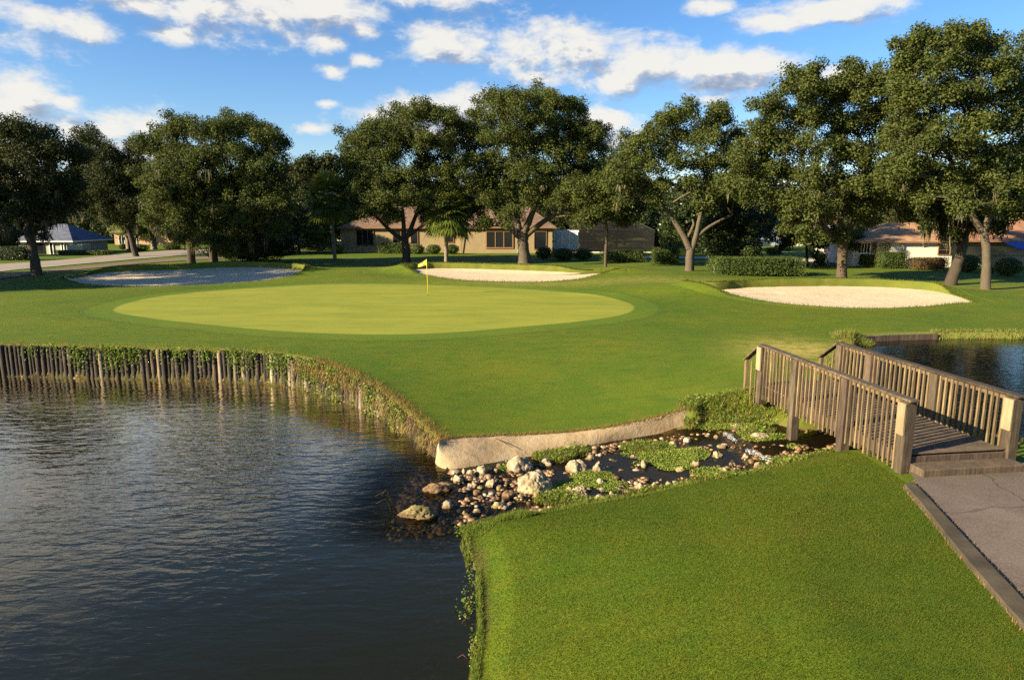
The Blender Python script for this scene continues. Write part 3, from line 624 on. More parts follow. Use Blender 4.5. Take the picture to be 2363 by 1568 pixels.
def build_tree(name, label, cat, base, trunk, blobs, tint='oak_leaf', bark='bark', Y=None, seed=1, group=None, puff=.55, per=74, leaf=.175, cover=1.0,
               depth=.55, moss=0, limbs=(), back=True, roots=True, forks=None):
    """base: pixel where the trunk meets the ground; trunk: list of stems, each a list of (x, y, radius); blobs: (x, y, r) on the photo, spread in depth"""
    rg = np.random.default_rng(seed); random.seed(seed)
    B = P(*base, 1.2) if Y is None else AT(base[0], base[1], Y)
    Yb = B[1]; B = (B[0], Yb, th(B[0], Yb)); 
    root = thing(name, label, cat, B, 0, group)
    xs_ = [b[0] for b in blobs]; wpx = (max(xs_)-min(xs_))/2 + 25; xc = (max(xs_)+min(xs_))/2
    halfw = pxr(wpx, Yb); rows = []; subs = []
    for (x, y, r) in blobs:
        lim = halfw*depth*math.sqrt(max(.12, 1-((x-xc)/wpx)**2))
        offs = [rg.uniform(-1.0, -.15)*lim] + ([rg.uniform(.2, 1.0)*lim] if back else [])
        for o in offs:
            p = AT(x + rg.uniform(-11, 11), y + rg.uniform(-9, 9), Yb + o); R0 = pxr(r, Yb)*rg.uniform(.78, .98); rows.append((p[0], p[1], p[2], R0))
            for _k in range(2):
                v_ = rg.normal(size=3); v_[2] = abs(v_[2])*.8 if rg.random() < .65 else v_[2]; v_ /= np.linalg.norm(v_); r_k = R0*rg.uniform(.3, .5)
                subs.append((p[0]+v_[0]*R0*1.12, p[1]+v_[1]*R0*1.12, p[2]+v_[2]*R0*1.08, r_k))
    rows = np.array(rows)
    V, F, T, PC, ps = puff_cloud(np.concatenate([rows, np.array(subs)]), rg, puff, per, leaf, cover=cover)
    V = V - np.array(B); me = mesh_np('crown', V, F, [M[tint]], face_attr=dict(tint=T)); link('crown', me, root)
    # trunk, limbs and branches: one skin
    mb = MB(); stems = []
    for st in trunk:
        pts = []; rad = []
        for i, q in enumerate(st):
            x, y, r = q[:3]; dy = q[3] if len(q) > 3 else 0
            p = Vector(AT(x, y, Yb + dy)) - Vector(B); pts.append(p); rad.append(r)
        if st is trunk[0] or abs(st[0][1]-base[1]) < 12: pts[0].z = -.15
        stems.append((pts, rad))
    def fine(pts, rad, n=4, wob=.05):
        P2 = []; R2 = []
        for i in range(len(pts)-1):
            p0, p1, p2, p3 = pts[max(i-1,0)], pts[i], pts[i+1], pts[min(i+2,len(pts)-1)]
            for k in range(n):
                t = k/n; q = .5*((2*p1) + (p2-p0)*t + (2*p0-5*p1+4*p2-p3)*t*t + (3*p1-p0-3*p2+p3)*t**3)
                P2.append(q + Vector((random.uniform(-1,1), random.uniform(-1,1), 0))*wob*rad[i]*1.5); R2.append(rad[i]*(1-t)+rad[i+1]*t)
        P2.append(pts[-1]); R2.append(rad[-1]); return P2, R2
    for si, (pts, rad) in enumerate(stems):
        p2, r2 = fine(pts, rad)
        if (pts[0].z < .3) and roots:
            p2.insert(1, p2[0]*.7 + p2[1]*.3); r2.insert(1, r2[0]*1.08); r2[0] *= 1.22
        mb.tube(p2, r2, 10, rough=.07)
    nodes = [(p, r) for pts, rad in stems for p, r in list(zip(*fine(pts, rad)))[3:] if p.z > 1.2]
    if not nodes: nodes = [(stems[0][0][-1], stems[0][1][-1])]
    for (x, y, z, r) in rows:
        e = Vector((x, y, z)) - Vector(B)
        best = min(nodes, key=lambda q: (q[0]-e).length + max(0, q[0].z - e.z)*1.5 + (3 if q[0].z > e.z else 0))
        a = best[0]; ln = (e-a).length
        mid = a.lerp(e, .5) + Vector((random.uniform(-.1,.1)*ln, random.uniform(-.1,.1)*ln, random.uniform(.02,.13)*ln))
        r0 = min(best[1]*.7, .05 + .022*ln)
        p2, r2 = fine([a, mid, e], [r0, r0*.7, r0*.35], 3, .3)
        mb.tube(p2, r2, 6, rough=.08)
        nodes += [(q, rr) for q, rr in zip(p2[2:], r2[2:])]
        sel = np.argsort(np.sum((PC[:, :3]-np.array([x, y, z]))**2, 1))[:40]
        for j in rg.choice(sel, 7, replace=False):
            q = Vector(PC[j, :3]) - Vector(B); s0 = p2[random.randint(max(1,len(p2)-4), len(p2)-1)]
            m_ = s0.lerp(q, .55) + Vector((random.uniform(-.15,.15), random.uniform(-.15,.15), random.uniform(-.05,.2)))
            mb.tube([s0, m_, q], [r0*.33, r0*.22, .012], 4, cap=False)
    mb.build('trunk', M[bark], root, smooth=True)
    if moss:
        add_moss(root, rows, B, rg, moss)
    return root
def add_moss(root, rows, B, rg, n):
    V = []; F = []; T = []
    for _ in range(n):
        x, y, z, r = rows[rg.integers(len(rows))]
        if z - B[2] > 9.5 and rg.random() < .8: continue
        a = rg.uniform(0, 6.28); q = r*rg.uniform(.2, .95)
        px, py, pz = x + math.cos(a)*q, y + math.sin(a)*q, z - r*rg.uniform(.2, .8)
        L0 = rg.uniform(.4, 1.5)
        for s in range(14):
            ox, oy = rg.normal(0, .14, 2); L = L0*rg.uniform(.4, 1); w_ = .035; an = rg.uniform(0, 3.14); c_, s_ = math.cos(an)*w_, math.sin(an)*w_
            sx, sy = rg.normal(0, .05, 2); b = len(V); top = pz + rg.uniform(0, .25)
            V += [(px+ox-c_, py+oy-s_, top), (px+ox+c_, py+oy+s_, top), (px+ox+sx+c_*.7, py+oy+sy+s_*.7, top-L*.6), (px+ox+sx-c_*.7, py+oy+sy-s_*.7, top-L*.6),
                  (px+ox+sx*1.6, py+oy+sy*1.6, top-L)]
            F += [(b, b+1, b+2, b+3), (b+3, b+2, b+4, b+4)]; T += [rg.random()]*2
    V = np.array(V) - np.array(B)
    me = bpy.data.meshes.new('spanish_moss'); me.from_pydata(V.tolist(), [], [f if f[2] != f[3] else f[:3] for f in F]); me.materials.append(M['moss'])
    at = me.attributes.new('tint', 'FLOAT', 'FACE'); at.data.foreach_set('value', np.array(T, np.float32)); me.update()
    link('spanish_moss', me, root)['kind'] = 'stuff'

# ---- shrubs and hedges: dense leaf skin round a leafy core
def shrub(name, label, cat, X, Y, rx, ry, h, tint='hedge_leaf', seed=1, box=False, leaf=.09, dens=260, group=None, z0=None, rz=0, lump=.12, stem=True):
    rg = np.random.default_rng(seed); z0 = th(X, Y) if z0 is None else z0
    root = thing(name, label, cat, (X, Y, z0), rz, group)
    area = 2*math.pi*max(rx, ry)*h + math.pi*rx*ry
    if box: area = 4*(rx+ry)*h + 4*rx*ry
    n = int(area*dens)
    d = rg.normal(size=(n, 3)); d /= np.linalg.norm(d, axis=1, keepdims=True)
    if box:
        ar = np.array([2*ry*h*2, 2*rx*h*2, 4*rx*ry]); ax_ = rg.choice(3, n, p=ar/ar.sum()); d = rg.uniform(-1, 1, (n, 3)); sg = np.where(rg.random(n) < .5, -1., 1.); sg = np.where(ax_ == 2, 1., sg); d[np.arange(n), ax_] = sg
        nb = np.zeros((n, 3)); nb[np.arange(n), ax_] = sg
    s = d.copy()
    if box: s = s/np.max(np.abs(s), axis=1, keepdims=True)*.97 + rg.normal(size=(n,3))*.012
    lm = 1 + lump*(np.sin(d[:,0]*5+seed)*np.cos(d[:,1]*6+seed) + .6*np.sin(d[:,2]*9+seed*2))*(.45 if box else 1) + rg.normal(0, .03, n)
    rr = rg.uniform(.86, 1.03, n)
    cen = s*np.array([rx, ry, h*.5])*(lm*rr)[:, None] + np.array([0, 0, h*.5]); cen[:,2] = np.maximum(cen[:,2], .03)
    V, F, T = cards(cen, (nb if box else d) + rg.normal(size=(n,3))*.6, leaf*rg.uniform(.7, 1.3, n), leaf*.65, rg, np.clip(rg.uniform(0, 1, n)*.7 + .3*(lm-.8), 0, 1))
    # core
    cv = []; cf = []; nu, nv = 14, 8
    for j in range(nv+1):
        ph = -math.pi/2 + math.pi*j/nv
        for i in range(nu):
            t = 2*math.pi*i/nu; q = np.array([math.cos(t)*math.cos(ph), math.sin(t)*math.cos(ph), math.sin(ph)])
            if box: q = q/np.max(np.abs(q))*.84 if np.max(np.abs(q)) > 0 else q
            else: q = q*.80
            cv.append((q[0]*rx, q[1]*ry, q[2]*h*.5 + h*.5))
    for j in range(nv):
        for i in range(nu): cf.append((j*nu+i, j*nu+(i+1) % nu, (j+1)*nu+(i+1) % nu, (j+1)*nu+i))
    V = np.concatenate([V, np.array(cv)]); F = np.concatenate([F, np.array(cf, np.int32)+n*4]); T = np.concatenate([T, np.full(len(cf), .0)])
    link('foliage', mesh_np('foliage', V, F, [M[tint]], face_attr=dict(tint=T)), root)
    if stem:
        mb = MB()
        for k in range(3): mb.tube([(random.uniform(-.1,.1)*rx, 0, -.05), (random.uniform(-.3,.3)*rx, random.uniform(-.3,.3)*ry, h*.5)], [.03, .015], 5)
        mb.build('stem', M['bark_dark'], root, smooth=True)
    return root

# ---- fan palm
def palm(name, label, X, Y, trunk_h, r0, crown_r, seed=1, lean=(0, 0), skirt=True, fronds=42, leafy='palm_leaf', group=None):
    rg = np.random.default_rng(seed); random.seed(seed); z0 = th(X, Y)
    root = thing(name, label, 'palm', (X, Y, z0), 0, group)
    mb = MB(); m = 14; pts = [(lean[0]*(i/m)**1.5, lean[1]*(i/m)**1.5, -.1 + (trunk_h+.1)*i/m) for i in range(m+1)]
    mb.tube(pts, [r0*(1.25 if i == 0 else 1.0 - .12*i/m + .05*(i % 2)) for i in range(m+1)], 10, rough=.06)
    mb.build('trunk', M['palm_trunk'], root, smooth=True)
    top = Vector(pts[-1]); V = []; F = []; T = []; V2 = []; F2 = []; T2 = []
    def frond(az, elv, L, VV, FF, TT, droop, tv):
        d = Vector((math.cos(az)*math.cos(elv), math.sin(az)*math.cos(elv), math.sin(elv))); side = Vector((-math.sin(az), math.cos(az), 0)); upv = side.cross(d)*-1
        pet = L*.45; o = top + d*pet*.15 + Vector((0,0,.1)); hub = top + d*pet - Vector((0,0,1))*droop*pet*.4
        b = len(VV); VV += [tuple(o-side*.03), tuple(o+side*.03), tuple(hub+side*.015), tuple(hub-side*.015)]; FF.append((b, b+1, b+2, b+3)); TT.append(.6)
        n = 17
        for k in range(n):
            a = (k/(n-1)-.5)*2*1.45; dd = (d*math.cos(a) + side*math.sin(a)).normalized(); ll = L*.62*(.75+.25*math.cos(a))*rg.uniform(.88, 1.08)
            fold = upv*(.02 if k % 2 else -.02); w_ = .042*L
            mid = hub + dd*ll*.55 - Vector((0,0,1))*(droop*ll*.16) + fold; tip = hub + dd*ll - Vector((0,0,1))*(droop*ll*(.42+.25*abs(a)))
            s2 = dd.cross(upv).normalized()*w_
            b = len(VV); VV += [tuple(hub), tuple(mid+s2), tuple(tip), tuple(mid-s2)]; FF.append((b, b+1, b+2, b+3)); TT.append(float(np.clip(tv+rg.uniform(-.2,.2),0,1)))
    for i in range(fronds):
        elv = R(78) - (i/fronds)**.8*R(118); az = i*2.399 + rg.uniform(-.2, .2)
        frond(az, elv, crown_r*rg.uniform(.88, 1.08), V, F, T, .35+.75*i/fronds, .75-.6*i/fronds)
    link('crown', mesh_np('crown', np.array(V), np.array(F), [M[leafy]], face_attr=dict(tint=T)), root)
    if skirt:
        for i in range(14): frond(i*2.399, R(-62), crown_r*.55*rg.uniform(.8, 1.1), V2, F2, T2, 1.0, .4)
        link('dead_fronds', mesh_np('dead_fronds', np.array(V2), np.array(F2), [M['dryleaf']], face_attr=dict(tint=T2)), root)
    return root

# ------------------------------------------------------------------ the trees round the green
OAKG = 'big live oaks round the green'
build_tree('oak_tree', 'dark live oak at the far left with a curved trunk beside the cart path', 'oak tree', (85,636),
  [[(85,636,.42),(80,600,.34),(72,560,.32),(66,530,.30),(72,500,.26)], [(70,525,.22),(45,480,.2),(12,440,.16),(-20,410,.12)], [(74,505,.2),(110,460,.14),(150,420,.1)]],
  [(20,320,48),(60,310,40),(110,345,45),(140,370,45),(70,380,55),(20,400,55),(110,430,55),(155,430,40),(60,460,40),(-40,370,70),(-60,450,60),(120,490,36),(88,520,22),(40,500,30),(150,480,36)],
  'oak_leaf_dark', 'bark', seed=11, group=OAKG, moss=60)
build_tree('oak_tree', 'dark live oak filling the gap behind the curved-trunk oak, beyond the road bend', 'oak tree', (315,592),
  [[(315,592,.35),(300,540,.3),(270,470,.2)]],
  [(210,340,38),(240,365,42),(190,400,40),(240,420,50),(200,450,40),(280,440,50),(230,480,42),(300,380,36),(320,430,45),(300,480,42),(260,520,28),(180,490,30),(330,350,26),(340,500,35)],
  'oak_leaf_dark', 'bark_dark', seed=12, group=OAKG, moss=50)
build_tree('oak_tree', 'broad dark live oak on two trunks at the left behind the left bunker', 'oak tree', (442,612),
  [[(442,612,.40),(440,575,.36),(432,530,.34),(425,480,.24),(400,430,.16)], [(495,606,.42,1.5),(492,560,.36,1.5),(500,500,.3,1.5),(540,440,.22,1)], [(435,540,.2),(460,490,.2),(480,430,.16)]],
  [(385,320,38),(430,305,42),(480,320,40),(525,305,42),(575,310,42),(610,330,34),(642,345,26),(360,355,38),(410,365,52),(470,375,55),(540,370,58),(610,385,48),(645,400,22),
   (355,410,40),(410,430,55),(480,440,60),(550,440,60),(615,445,50),(370,470,42),(440,490,48),(520,500,52),(590,500,50),(640,480,38),(355,510,28),(560,540,40),(640,530,36),(480,545,36),(400,520,34),(520,560,34),(440,550,22)],
  'oak_leaf', 'bark_dark', seed=13, group=OAKG, moss=80)
build_tree('oak_tree', 'wide spreading live oak standing before the left part of the brown-roofed house', 'oak tree', (938,606),
  [[(938,606,.46),(937,575,.40),(934,550,.38)], [(934,555,.26),(905,535,.2),(870,500,.14)], [(934,555,.24),(930,500,.2),(925,450,.15)], [(936,552,.26),(955,510,.2),(970,460,.15)], [(936,548,.2),(975,520,.15),(1000,490,.1)]],
  [(800,325,22),(835,320,32),(870,310,34),(905,300,36),(945,285,38),(985,275,36),(1015,275,30),(1050,290,36),(830,365,38),(880,365,48),(940,350,55),(1000,340,52),(1050,345,42),(800,380,28),
   (830,415,42),(890,425,50),(950,420,50),(1010,410,48),(1055,400,40),(835,460,32),(880,470,38),(1000,470,42),(1045,460,38),(900,500,24),(860,490,30),(1030,490,34),(990,500,30),(1065,490,30),(825,490,24),(960,470,34)],
  'oak_leaf', 'bark_dark', seed=14, group=OAKG, moss=20)
build_tree('oak_tree', 'largest live oak in the centre with a thick pale trunk behind the middle bunker', 'oak tree', (1210,607),
  [[(1210,607,.68),(1208,580,.58),(1206,550,.56),(1204,535,.54)], [(1200,545,.36),(1170,515,.3),(1140,480,.22),(1120,440,.14)], [(1206,540,.38),(1225,500,.3),(1240,450,.22)], [(1212,545,.3),(1255,510,.24),(1300,485,.17),(1345,470,.1)], [(1200,530,.25),(1190,480,.2),(1185,420,.14)]],
  [(1150,240,32),(1180,235,30),(1225,235,38),(1270,250,38),(1310,260,34),(1120,275,36),(1180,280,48),(1240,285,52),(1300,300,46),(1350,305,38),(1385,310,22),(1110,325,40),(1170,340,55),(1240,345,58),(1310,355,52),(1365,350,34),
   (1100,380,40),(1155,400,50),(1225,405,52),(1295,410,54),(1350,405,42),(1110,430,38),(1165,455,42),(1290,460,42),(1345,455,40),(1240,450,36),(1190,490,26),(1110,480,30),(1330,490,26),(1115,515,18),(1165,500,22)],
  'oak_leaf', 'bark_pale', seed=15, group=OAKG, cover=1.0, moss=30)
build_tree('slender_tree', 'slender reddish trunk tree in front of the screened pool cage', 'tree', (1397,617),
  [[(1397,617,.15),(1398,580,.13),(1400,540,.13),(1398,490,.1),(1395,440,.08)]],
  [(1345,440,34),(1385,430,34),(1430,425,34),(1465,455,30),(1360,470,30),(1400,460,32),(1440,450,34),(1380,500,26),(1420,490,28),(1345,505,24),(1440,490,22),(1400,420,36)], 'oak_leaf', 'bark', seed=16, leaf=.18)
build_tree('oak_tree', 'open-crowned oak with a leaning forked trunk right of the pool cage', 'oak tree', (1590,626),
  [[(1590,626,.40),(1592,595,.36),(1594,570,.34)], [(1592,575,.28),(1580,548,.26),(1560,515,.22),(1535,480,.16),(1510,450,.1)], [(1598,572,.28),(1606,545,.22),(1615,500,.18),(1630,430,.12),(1620,380,.08)], [(1606,548,.16),(1640,520,.12),(1690,495,.08)], [(1585,550,.14),(1600,520,.12),(1598,505,.08)]],
  [(1520,300,30),(1545,285,26),(1590,275,34),(1640,265,28),(1655,290,26),(1480,330,30),(1530,340,34),(1580,330,38),(1640,325,36),(1690,320,24),(1450,345,26),(1440,380,28),(1490,385,34),(1550,385,30),(1610,380,32),(1665,370,34),
   (1430,415,30),(1470,435,34),(1515,430,24),(1640,420,32),(1690,415,30),(1600,440,24),(1440,455,22),(1500,465,18),(1650,460,28),(1625,480,20),(1690,460,26)],
  'oak_leaf', 'bark_pale', seed=17, group=OAKG, cover=.85, moss=10)
build_tree('oak_tree', 'tall oak with a brown scaly trunk just behind the right bunker', 'oak tree', (1940,652),
  [[(1940,652,.42),(1943,620,.34),(1944,585,.33),(1946,550,.3)], [(1946,555,.2),(1935,500,.2),(1925,430,.16)], [(1946,550,.2),(1975,500,.18),(1990,430,.14),(2000,350,.1)], [(1944,555,.16),(1900,520,.14),(1850,470,.1)]],
  [(1858,178,26),(1885,198,28),(1940,200,26),(1835,215,34),(1885,225,36),(1930,225,32),(1985,175,32),(2030,180,30),(1960,235,38),(2020,225,38),(1800,275,36),(1850,275,42),(1905,285,46),(1970,290,46),(2035,280,42),(1755,300,28),(1730,340,34),
   (1785,340,42),(1845,345,46),(1905,355,46),(1965,360,46),(2030,350,44),(2080,320,34),(1720,400,36),(1775,405,42),(1840,410,44),(1900,425,40),(2030,415,42),(2080,390,34),(1965,430,34),
   (1730,450,32),(1790,465,38),(1850,480,38),(1900,495,34),(1960,480,36),(2015,475,38),(2065,460,34),(1820,520,28),(1705,360,30),(1700,430,30),(2060,230,30),(1770,235,22),(1885,540,26),(1925,545,22),(1990,505,20)],
  'oak_leaf', 'bark', seed=18, group=OAKG, cover=.92, puff=.5, leaf=.16, moss=22)
build_tree('oak_tree', 'very tall oak with a smooth grey trunk at the right edge of the lawn', 'oak tree', (2274,668),
  [[(2274,668,.32),(2276,620,.26),(2276,570,.25),(2268,525,.23)], [(2268,535,.2),(2240,490,.2),(2215,440,.17),(2195,370,.12)], [(2272,530,.2),(2290,470,.2),(2285,400,.16),(2270,320,.12)]],
  [(2110,120,32),(2150,100,34),(2195,85,32),(2245,95,34),(2290,110,30),(2105,165,34),(2155,155,44),(2215,150,48),(2275,165,42),(2310,170,26),(2110,220,38),(2165,225,48),(2230,225,50),(2290,235,44),(2140,285,44),(2200,290,48),
   (2265,300,48),(2325,300,36),(2350,230,30),(2130,345,42),(2190,355,46),(2255,370,44),(2320,370,42),(2085,250,34),(2085,200,30),(2098,155,22),(2065,400,34),(2080,300,36),(2085,420,34),(2130,400,36),(2190,415,38),(2250,430,36),(2310,430,40),(2355,420,34),(2150,450,32),(2205,465,28),(2300,480,28),(2345,480,30),(2240,490,20)],
  'oak_leaf', 'bark_pale', seed=19, group=OAKG, cover=.92, puff=.5, leaf=.155, moss=14)
build_tree('oak_tree', 'shaded oak with a thick leaning trunk beside the very tall grey-trunked oak', 'oak tree', (2192,656),
  [[(2192,656,.42),(2205,620,.36),(2218,580,.32),(2225,545,.27)], [(2222,555,.22),(2190,520,.2),(2150,490,.12)], [(2224,550,.2),(2240,520,.18),(2260,500,.12)]],
  [(2145,510,22),(2180,510,28),(2215,490,30),(2160,470,34),(2100,470,30),(2240,520,22),(2180,545,14),(2280,500,26),(2310,510,24)],
  'oak_leaf_dark', 'bark_dark', seed=20, group=OAKG, moss=45)
build_tree('oak_tree', 'tall dark oak cut off by the right edge, behind the very tall grey-trunked oak', 'oak tree', (2440,655),
  [[(2440,655,.4),(2435,560,.32),(2420,450,.24),(2400,330,.16)]],
  [(2375,90,30),(2395,140,45),(2350,175,30),(2400,210,60),(2370,270,50),(2420,320,70),(2370,350,50),(2360,420,40),(2420,430,60),(2440,150,70),(2480,250,90),(2480,380,90)],
  'oak_leaf', 'bark_dark', seed=21, group=OAKG, back=False)
build_tree('magnolia_tree', 'very dark broad magnolia right of the open-crowned forked oak', 'magnolia', (1690,618),
  [[(1690,618,.25),(1690,560,.2),(1688,500,.12)]],
  [(1690,440,26),(1670,475,34),(1705,480,34),(1655,515,36),(1700,520,42),(1735,510,30),(1650,555,36),(1700,560,45),(1740,550,30),(1665,585,28),(1720,590,28)], 'magnolia_leaf', 'bark_dark', seed=22, depth=.8, cover=.8)
build_tree('magnolia_tree', 'small dark glossy tree in front of the grey-roofed white house', 'magnolia', (1862,612),
  [[(1862,612,.16),(1862,585,.13),(1860,550,.1)]],
  [(1800,540,20),(1830,530,26),(1865,530,28),(1900,540,24),(1925,545,18),(1845,555,26),(1885,560,22),(1820,560,18),(1870,505,26),(1885,600,9)], 'magnolia_leaf', 'bark_dark', seed=23, depth=.8, cover=.7, leaf=.2)
build_tree('young_tree', 'leafy sapling just right of the brown scaly oak trunk', 'tree', (1972,612),
  [[(1972,612,.05),(1972,590,.04),(1970,560,.03)]], [(1965,545,16),(1980,560,14),(1972,580,13),(1955,570,10),(1985,540,12)], 'hedge_leaf', 'bark', seed=24, leaf=.14, per=30, puff=.3)

for (nm, bx, by, Yd, bl, sd_) in (('near-black tree filling the gap left of the open-crowned oak, above the pool cage', 1420, 590, 106, [(1370,400,40),(1410,385,40),(1450,405,40),(1350,440,40),(1400,440,50),(1450,450,45),(1480,480,40),(1370,490,45),(1430,500,45),(1490,530,34),(1530,560,26),(1550,520,30)], 41),
        ('dark tree standing close behind the boundary of the pool cage lawn, left of the magnolia', 1585, 590, 92, [(1560,470,34),(1600,455,34),(1640,460,36),(1550,510,36),(1600,505,42),(1650,505,40),(1560,550,34),(1610,550,36),(1655,550,32),(1700,450,36)], 42),
        ('dark tree between the brown scaly oak and the very tall oak, behind the tan roof', 2080, 590, 84, [(2050,420,44),(2100,410,44),(2140,420,40),(2040,470,40),(2090,470,46),(2140,470,40),(2060,505,30),(2110,500,30)], 43)):
    build_tree('background_oak', nm, 'tree', (bx, by), [[(bx,by,.3),(bx+4,540,.26),(bx,470,.16)]], bl, 'magnolia_leaf' if sd_ != 43 else 'oak_leaf_dark', 'bark_dark', Y=Yd, seed=sd_, leaf=.3, per=40, puff=.75, cover=.9, depth=.7)
# shaded thicket and background trees
shrub('thicket', 'big black-green shrub mass under the two-trunked oak at left', 'shrub', *P(585,603,1.2)[:2], 4.9, 2.8, 3.6, 'magnolia_leaf', 31, leaf=.2, dens=90, lump=.16)
shrub('hedge', 'low trimmed dark hedge in the shade left of the right bunker', 'hedge', *P(1742,634,1.2)[:2], 3.55, 1.5, 1.42, 'hedge_leaf', 32, True, leaf=.11, dens=260, lump=.03)
shrub('hedge', 'low round-cornered hedge end behind the low trimmed dark hedge', 'hedge', *P(1668,626,1.2)[:2], 1.3, 1.0, 1.15, 'hedge_leaf', 33, False, leaf=.11, dens=260)

def far_tree(protos, i, X, Y, s, sz, rz, label, group):
    src = protos[i]; c = src.copy(); C.objects.link(c); c.location = (X, Y, 1.1); c.rotation_euler = (0, 0, rz); c.scale = (s, s, sz)
    c['label'] = label; c['group'] = group
    for ch in src.children:
        k = ch.copy(); C.objects.link(k); k.parent = c
    return c
def proto_tree(seed, tint, Hh, W, conic=False):
    rg = np.random.default_rng(seed); random.seed(seed)
    root = thing('background_tree', 'dark tree', 'tree', (0, 0, 0)); rows = []
    for i in range(40):
        t = rg.random(); z = Hh*(.12 + .82*t); wr = W*(math.sqrt(max(.05, 1-((t-.35)/.75)**2)) if not conic else (1.05-t)); a = rg.uniform(0, 6.28); q = wr*math.sqrt(rg.random())
        rows.append((math.cos(a)*q, math.sin(a)*q, z, W*rg.uniform(.24, .38)))
    V, F, T, PC, ps = puff_cloud(np.array(rows), rg, .8, 34, .42, cover=.8)
    link('crown', mesh_np('crown', V, F, [M[tint]], face_attr=dict(tint=T)), root)
    mb = MB(); mb.tube([(0,0,-.3), (random.uniform(-.4,.4), 0, Hh*.4), (0, random.uniform(-.4,.4), Hh*.8)], [.4, .28, .1], 8, rough=.06)
    for x, y, z, r in rows[::2]: mb.tube([(0, 0, min(z*.7, Hh*.6)), (x*.6, y*.6, z*.93), (x, y, z)], [.14, .09, .04], 5)
    mb.build('trunk', M['bark_dark'], root, smooth=True)
    return root
PROT = [(proto_tree(101, 'oak_leaf_dark', 14, 6.0), 14), (proto_tree(102, 'magnolia_leaf', 14, 5.5), 14), (proto_tree(103, 'oak_leaf_dark', 15, 5.0), 15)]
BT = [ # pixel x, distance, pixel y of the top, kind, zone
 (-60,118,430,0,0),(15,124,440,1,0),(85,118,450,2,0),(160,126,440,0,0),(235,120,430,1,0),(300,130,440,2,0),(370,118,430,0,0),(430,124,420,1,0),(500,116,430,2,0),(575,122,425,0,0),(640,118,400,1,0),
 (672,104,382,2,1),(705,112,392,1,1),(745,98,368,0,2),(690,88,470,1,1),(715,140,520,2,1),
 (800,128,430,1,3),(865,120,420,0,3),(930,126,430,2,3),(1000,122,420,1,3),(1070,128,430,0,3),(1140,124,410,2,3),(1220,126,430,1,3),(1300,122,425,0,3),(1372,118,392,1,3),(1398,104,405,1,4),(1440,112,430,2,4),(1350,100,440,0,4),
 (1500,122,450,0,5),(1560,130,455,1,5),(1620,120,440,2,5),(1690,118,430,0,5),(1750,124,430,1,5),(1530,116,500,2,5),(1640,150,520,0,5),
 (1800,128,440,2,6),(1860,134,450,0,6),(1930,126,440,1,6),(2000,120,430,2,6),(2070,124,425,0,6),(2140,118,400,1,6),(2210,110,410,2,6),(2290,104,380,0,6),(2360,98,370,1,6),(2440,96,350,2,6),(2540,100,350,0,6)]
ZL = ['dark tree in the wood beyond the road at far left', 'dark ragged tree in the gap right of the two-trunked oak', 'rounded green treetop rising behind the tall fan palm', 'dark tree in the belt behind the brown-roofed house',
      'near-black tree between the central oak and the open-crowned oak', 'dark tree beyond the pool cage and the far lawn', 'dark tree in the belt behind the tan-roofed houses']
ZG = ['trees beyond the road', 'trees in the gap', None, 'trees behind the brown-roofed house', 'trees behind the pool cage', 'trees beyond the far lawn', 'trees behind the tan-roofed houses']
used = set()
def place_bg(x, Y, top, k, zone):
    (src, h0) = PROT[k]; zt = AT(x, top, Y)[2] - 1.1; s = zt/(h0*.98); X = AT(x, 560, Y)[0]; s_ = s*random.uniform(.95, 1.25)
    if k not in used: used.add(k); r_ = src
    else:
        r_ = src.copy(); C.objects.link(r_)
        for ch in src.children: c = ch.copy(); C.objects.link(c); c.parent = r_
    r_.location = (X, Y, 1.1); r_.rotation_euler = (0, 0, random.uniform(0, 6.28)); r_.scale = (s_, s_, s); r_['label'] = ZL[zone]
    if ZG[zone]: r_['group'] = ZG[zone]
    elif 'group' in r_: del r_['group']
random.seed(5)
for a in BT: place_bg(*a)
# a far wood that reads as one dark mass closes the horizon
def far_wood():
    rg = np.random.default_rng(77); rows = []
    for i in range(420):
        t = rg.uniform(-62, 62); Y0 = rg.uniform(150, 185); a = R(t); rows.append((math.sin(a)*Y0*1.1, math.cos(a)*Y0, rg.uniform(2, 11), rg.uniform(4, 6.5)))
    V, F, T, PC, ps = puff_cloud(np.array(rows), rg, 1.8, 14, 1.15, cover=.8)
    tag(link('far_wood', mesh_np('far_wood', V, F, [M['oak_leaf_dark']], face_attr=dict(tint=T))), 'dark distant wood closing the view behind the houses', 'wood', kind='stuff')
far_wood()
# trees standing left of the frame: their long shadows fall over the left bunker
for i, (X, Y, s) in enumerate([(-52,40,1.05),(-50,49.5,.85),(-58,34,.9)]):
    src = PROT[i % 3][0]; r_ = src.copy(); C.objects.link(r_)
    for ch in src.children: c = ch.copy(); C.objects.link(c); c.parent = r_
    r_.location = (X, Y, 1.1); r_.scale = (s, s, s); r_.rotation_euler = (0,0,i*1.3); r_['label'] = 'dark tree standing left of the view beside the cart path'; r_['group'] = 'trees left of the view'

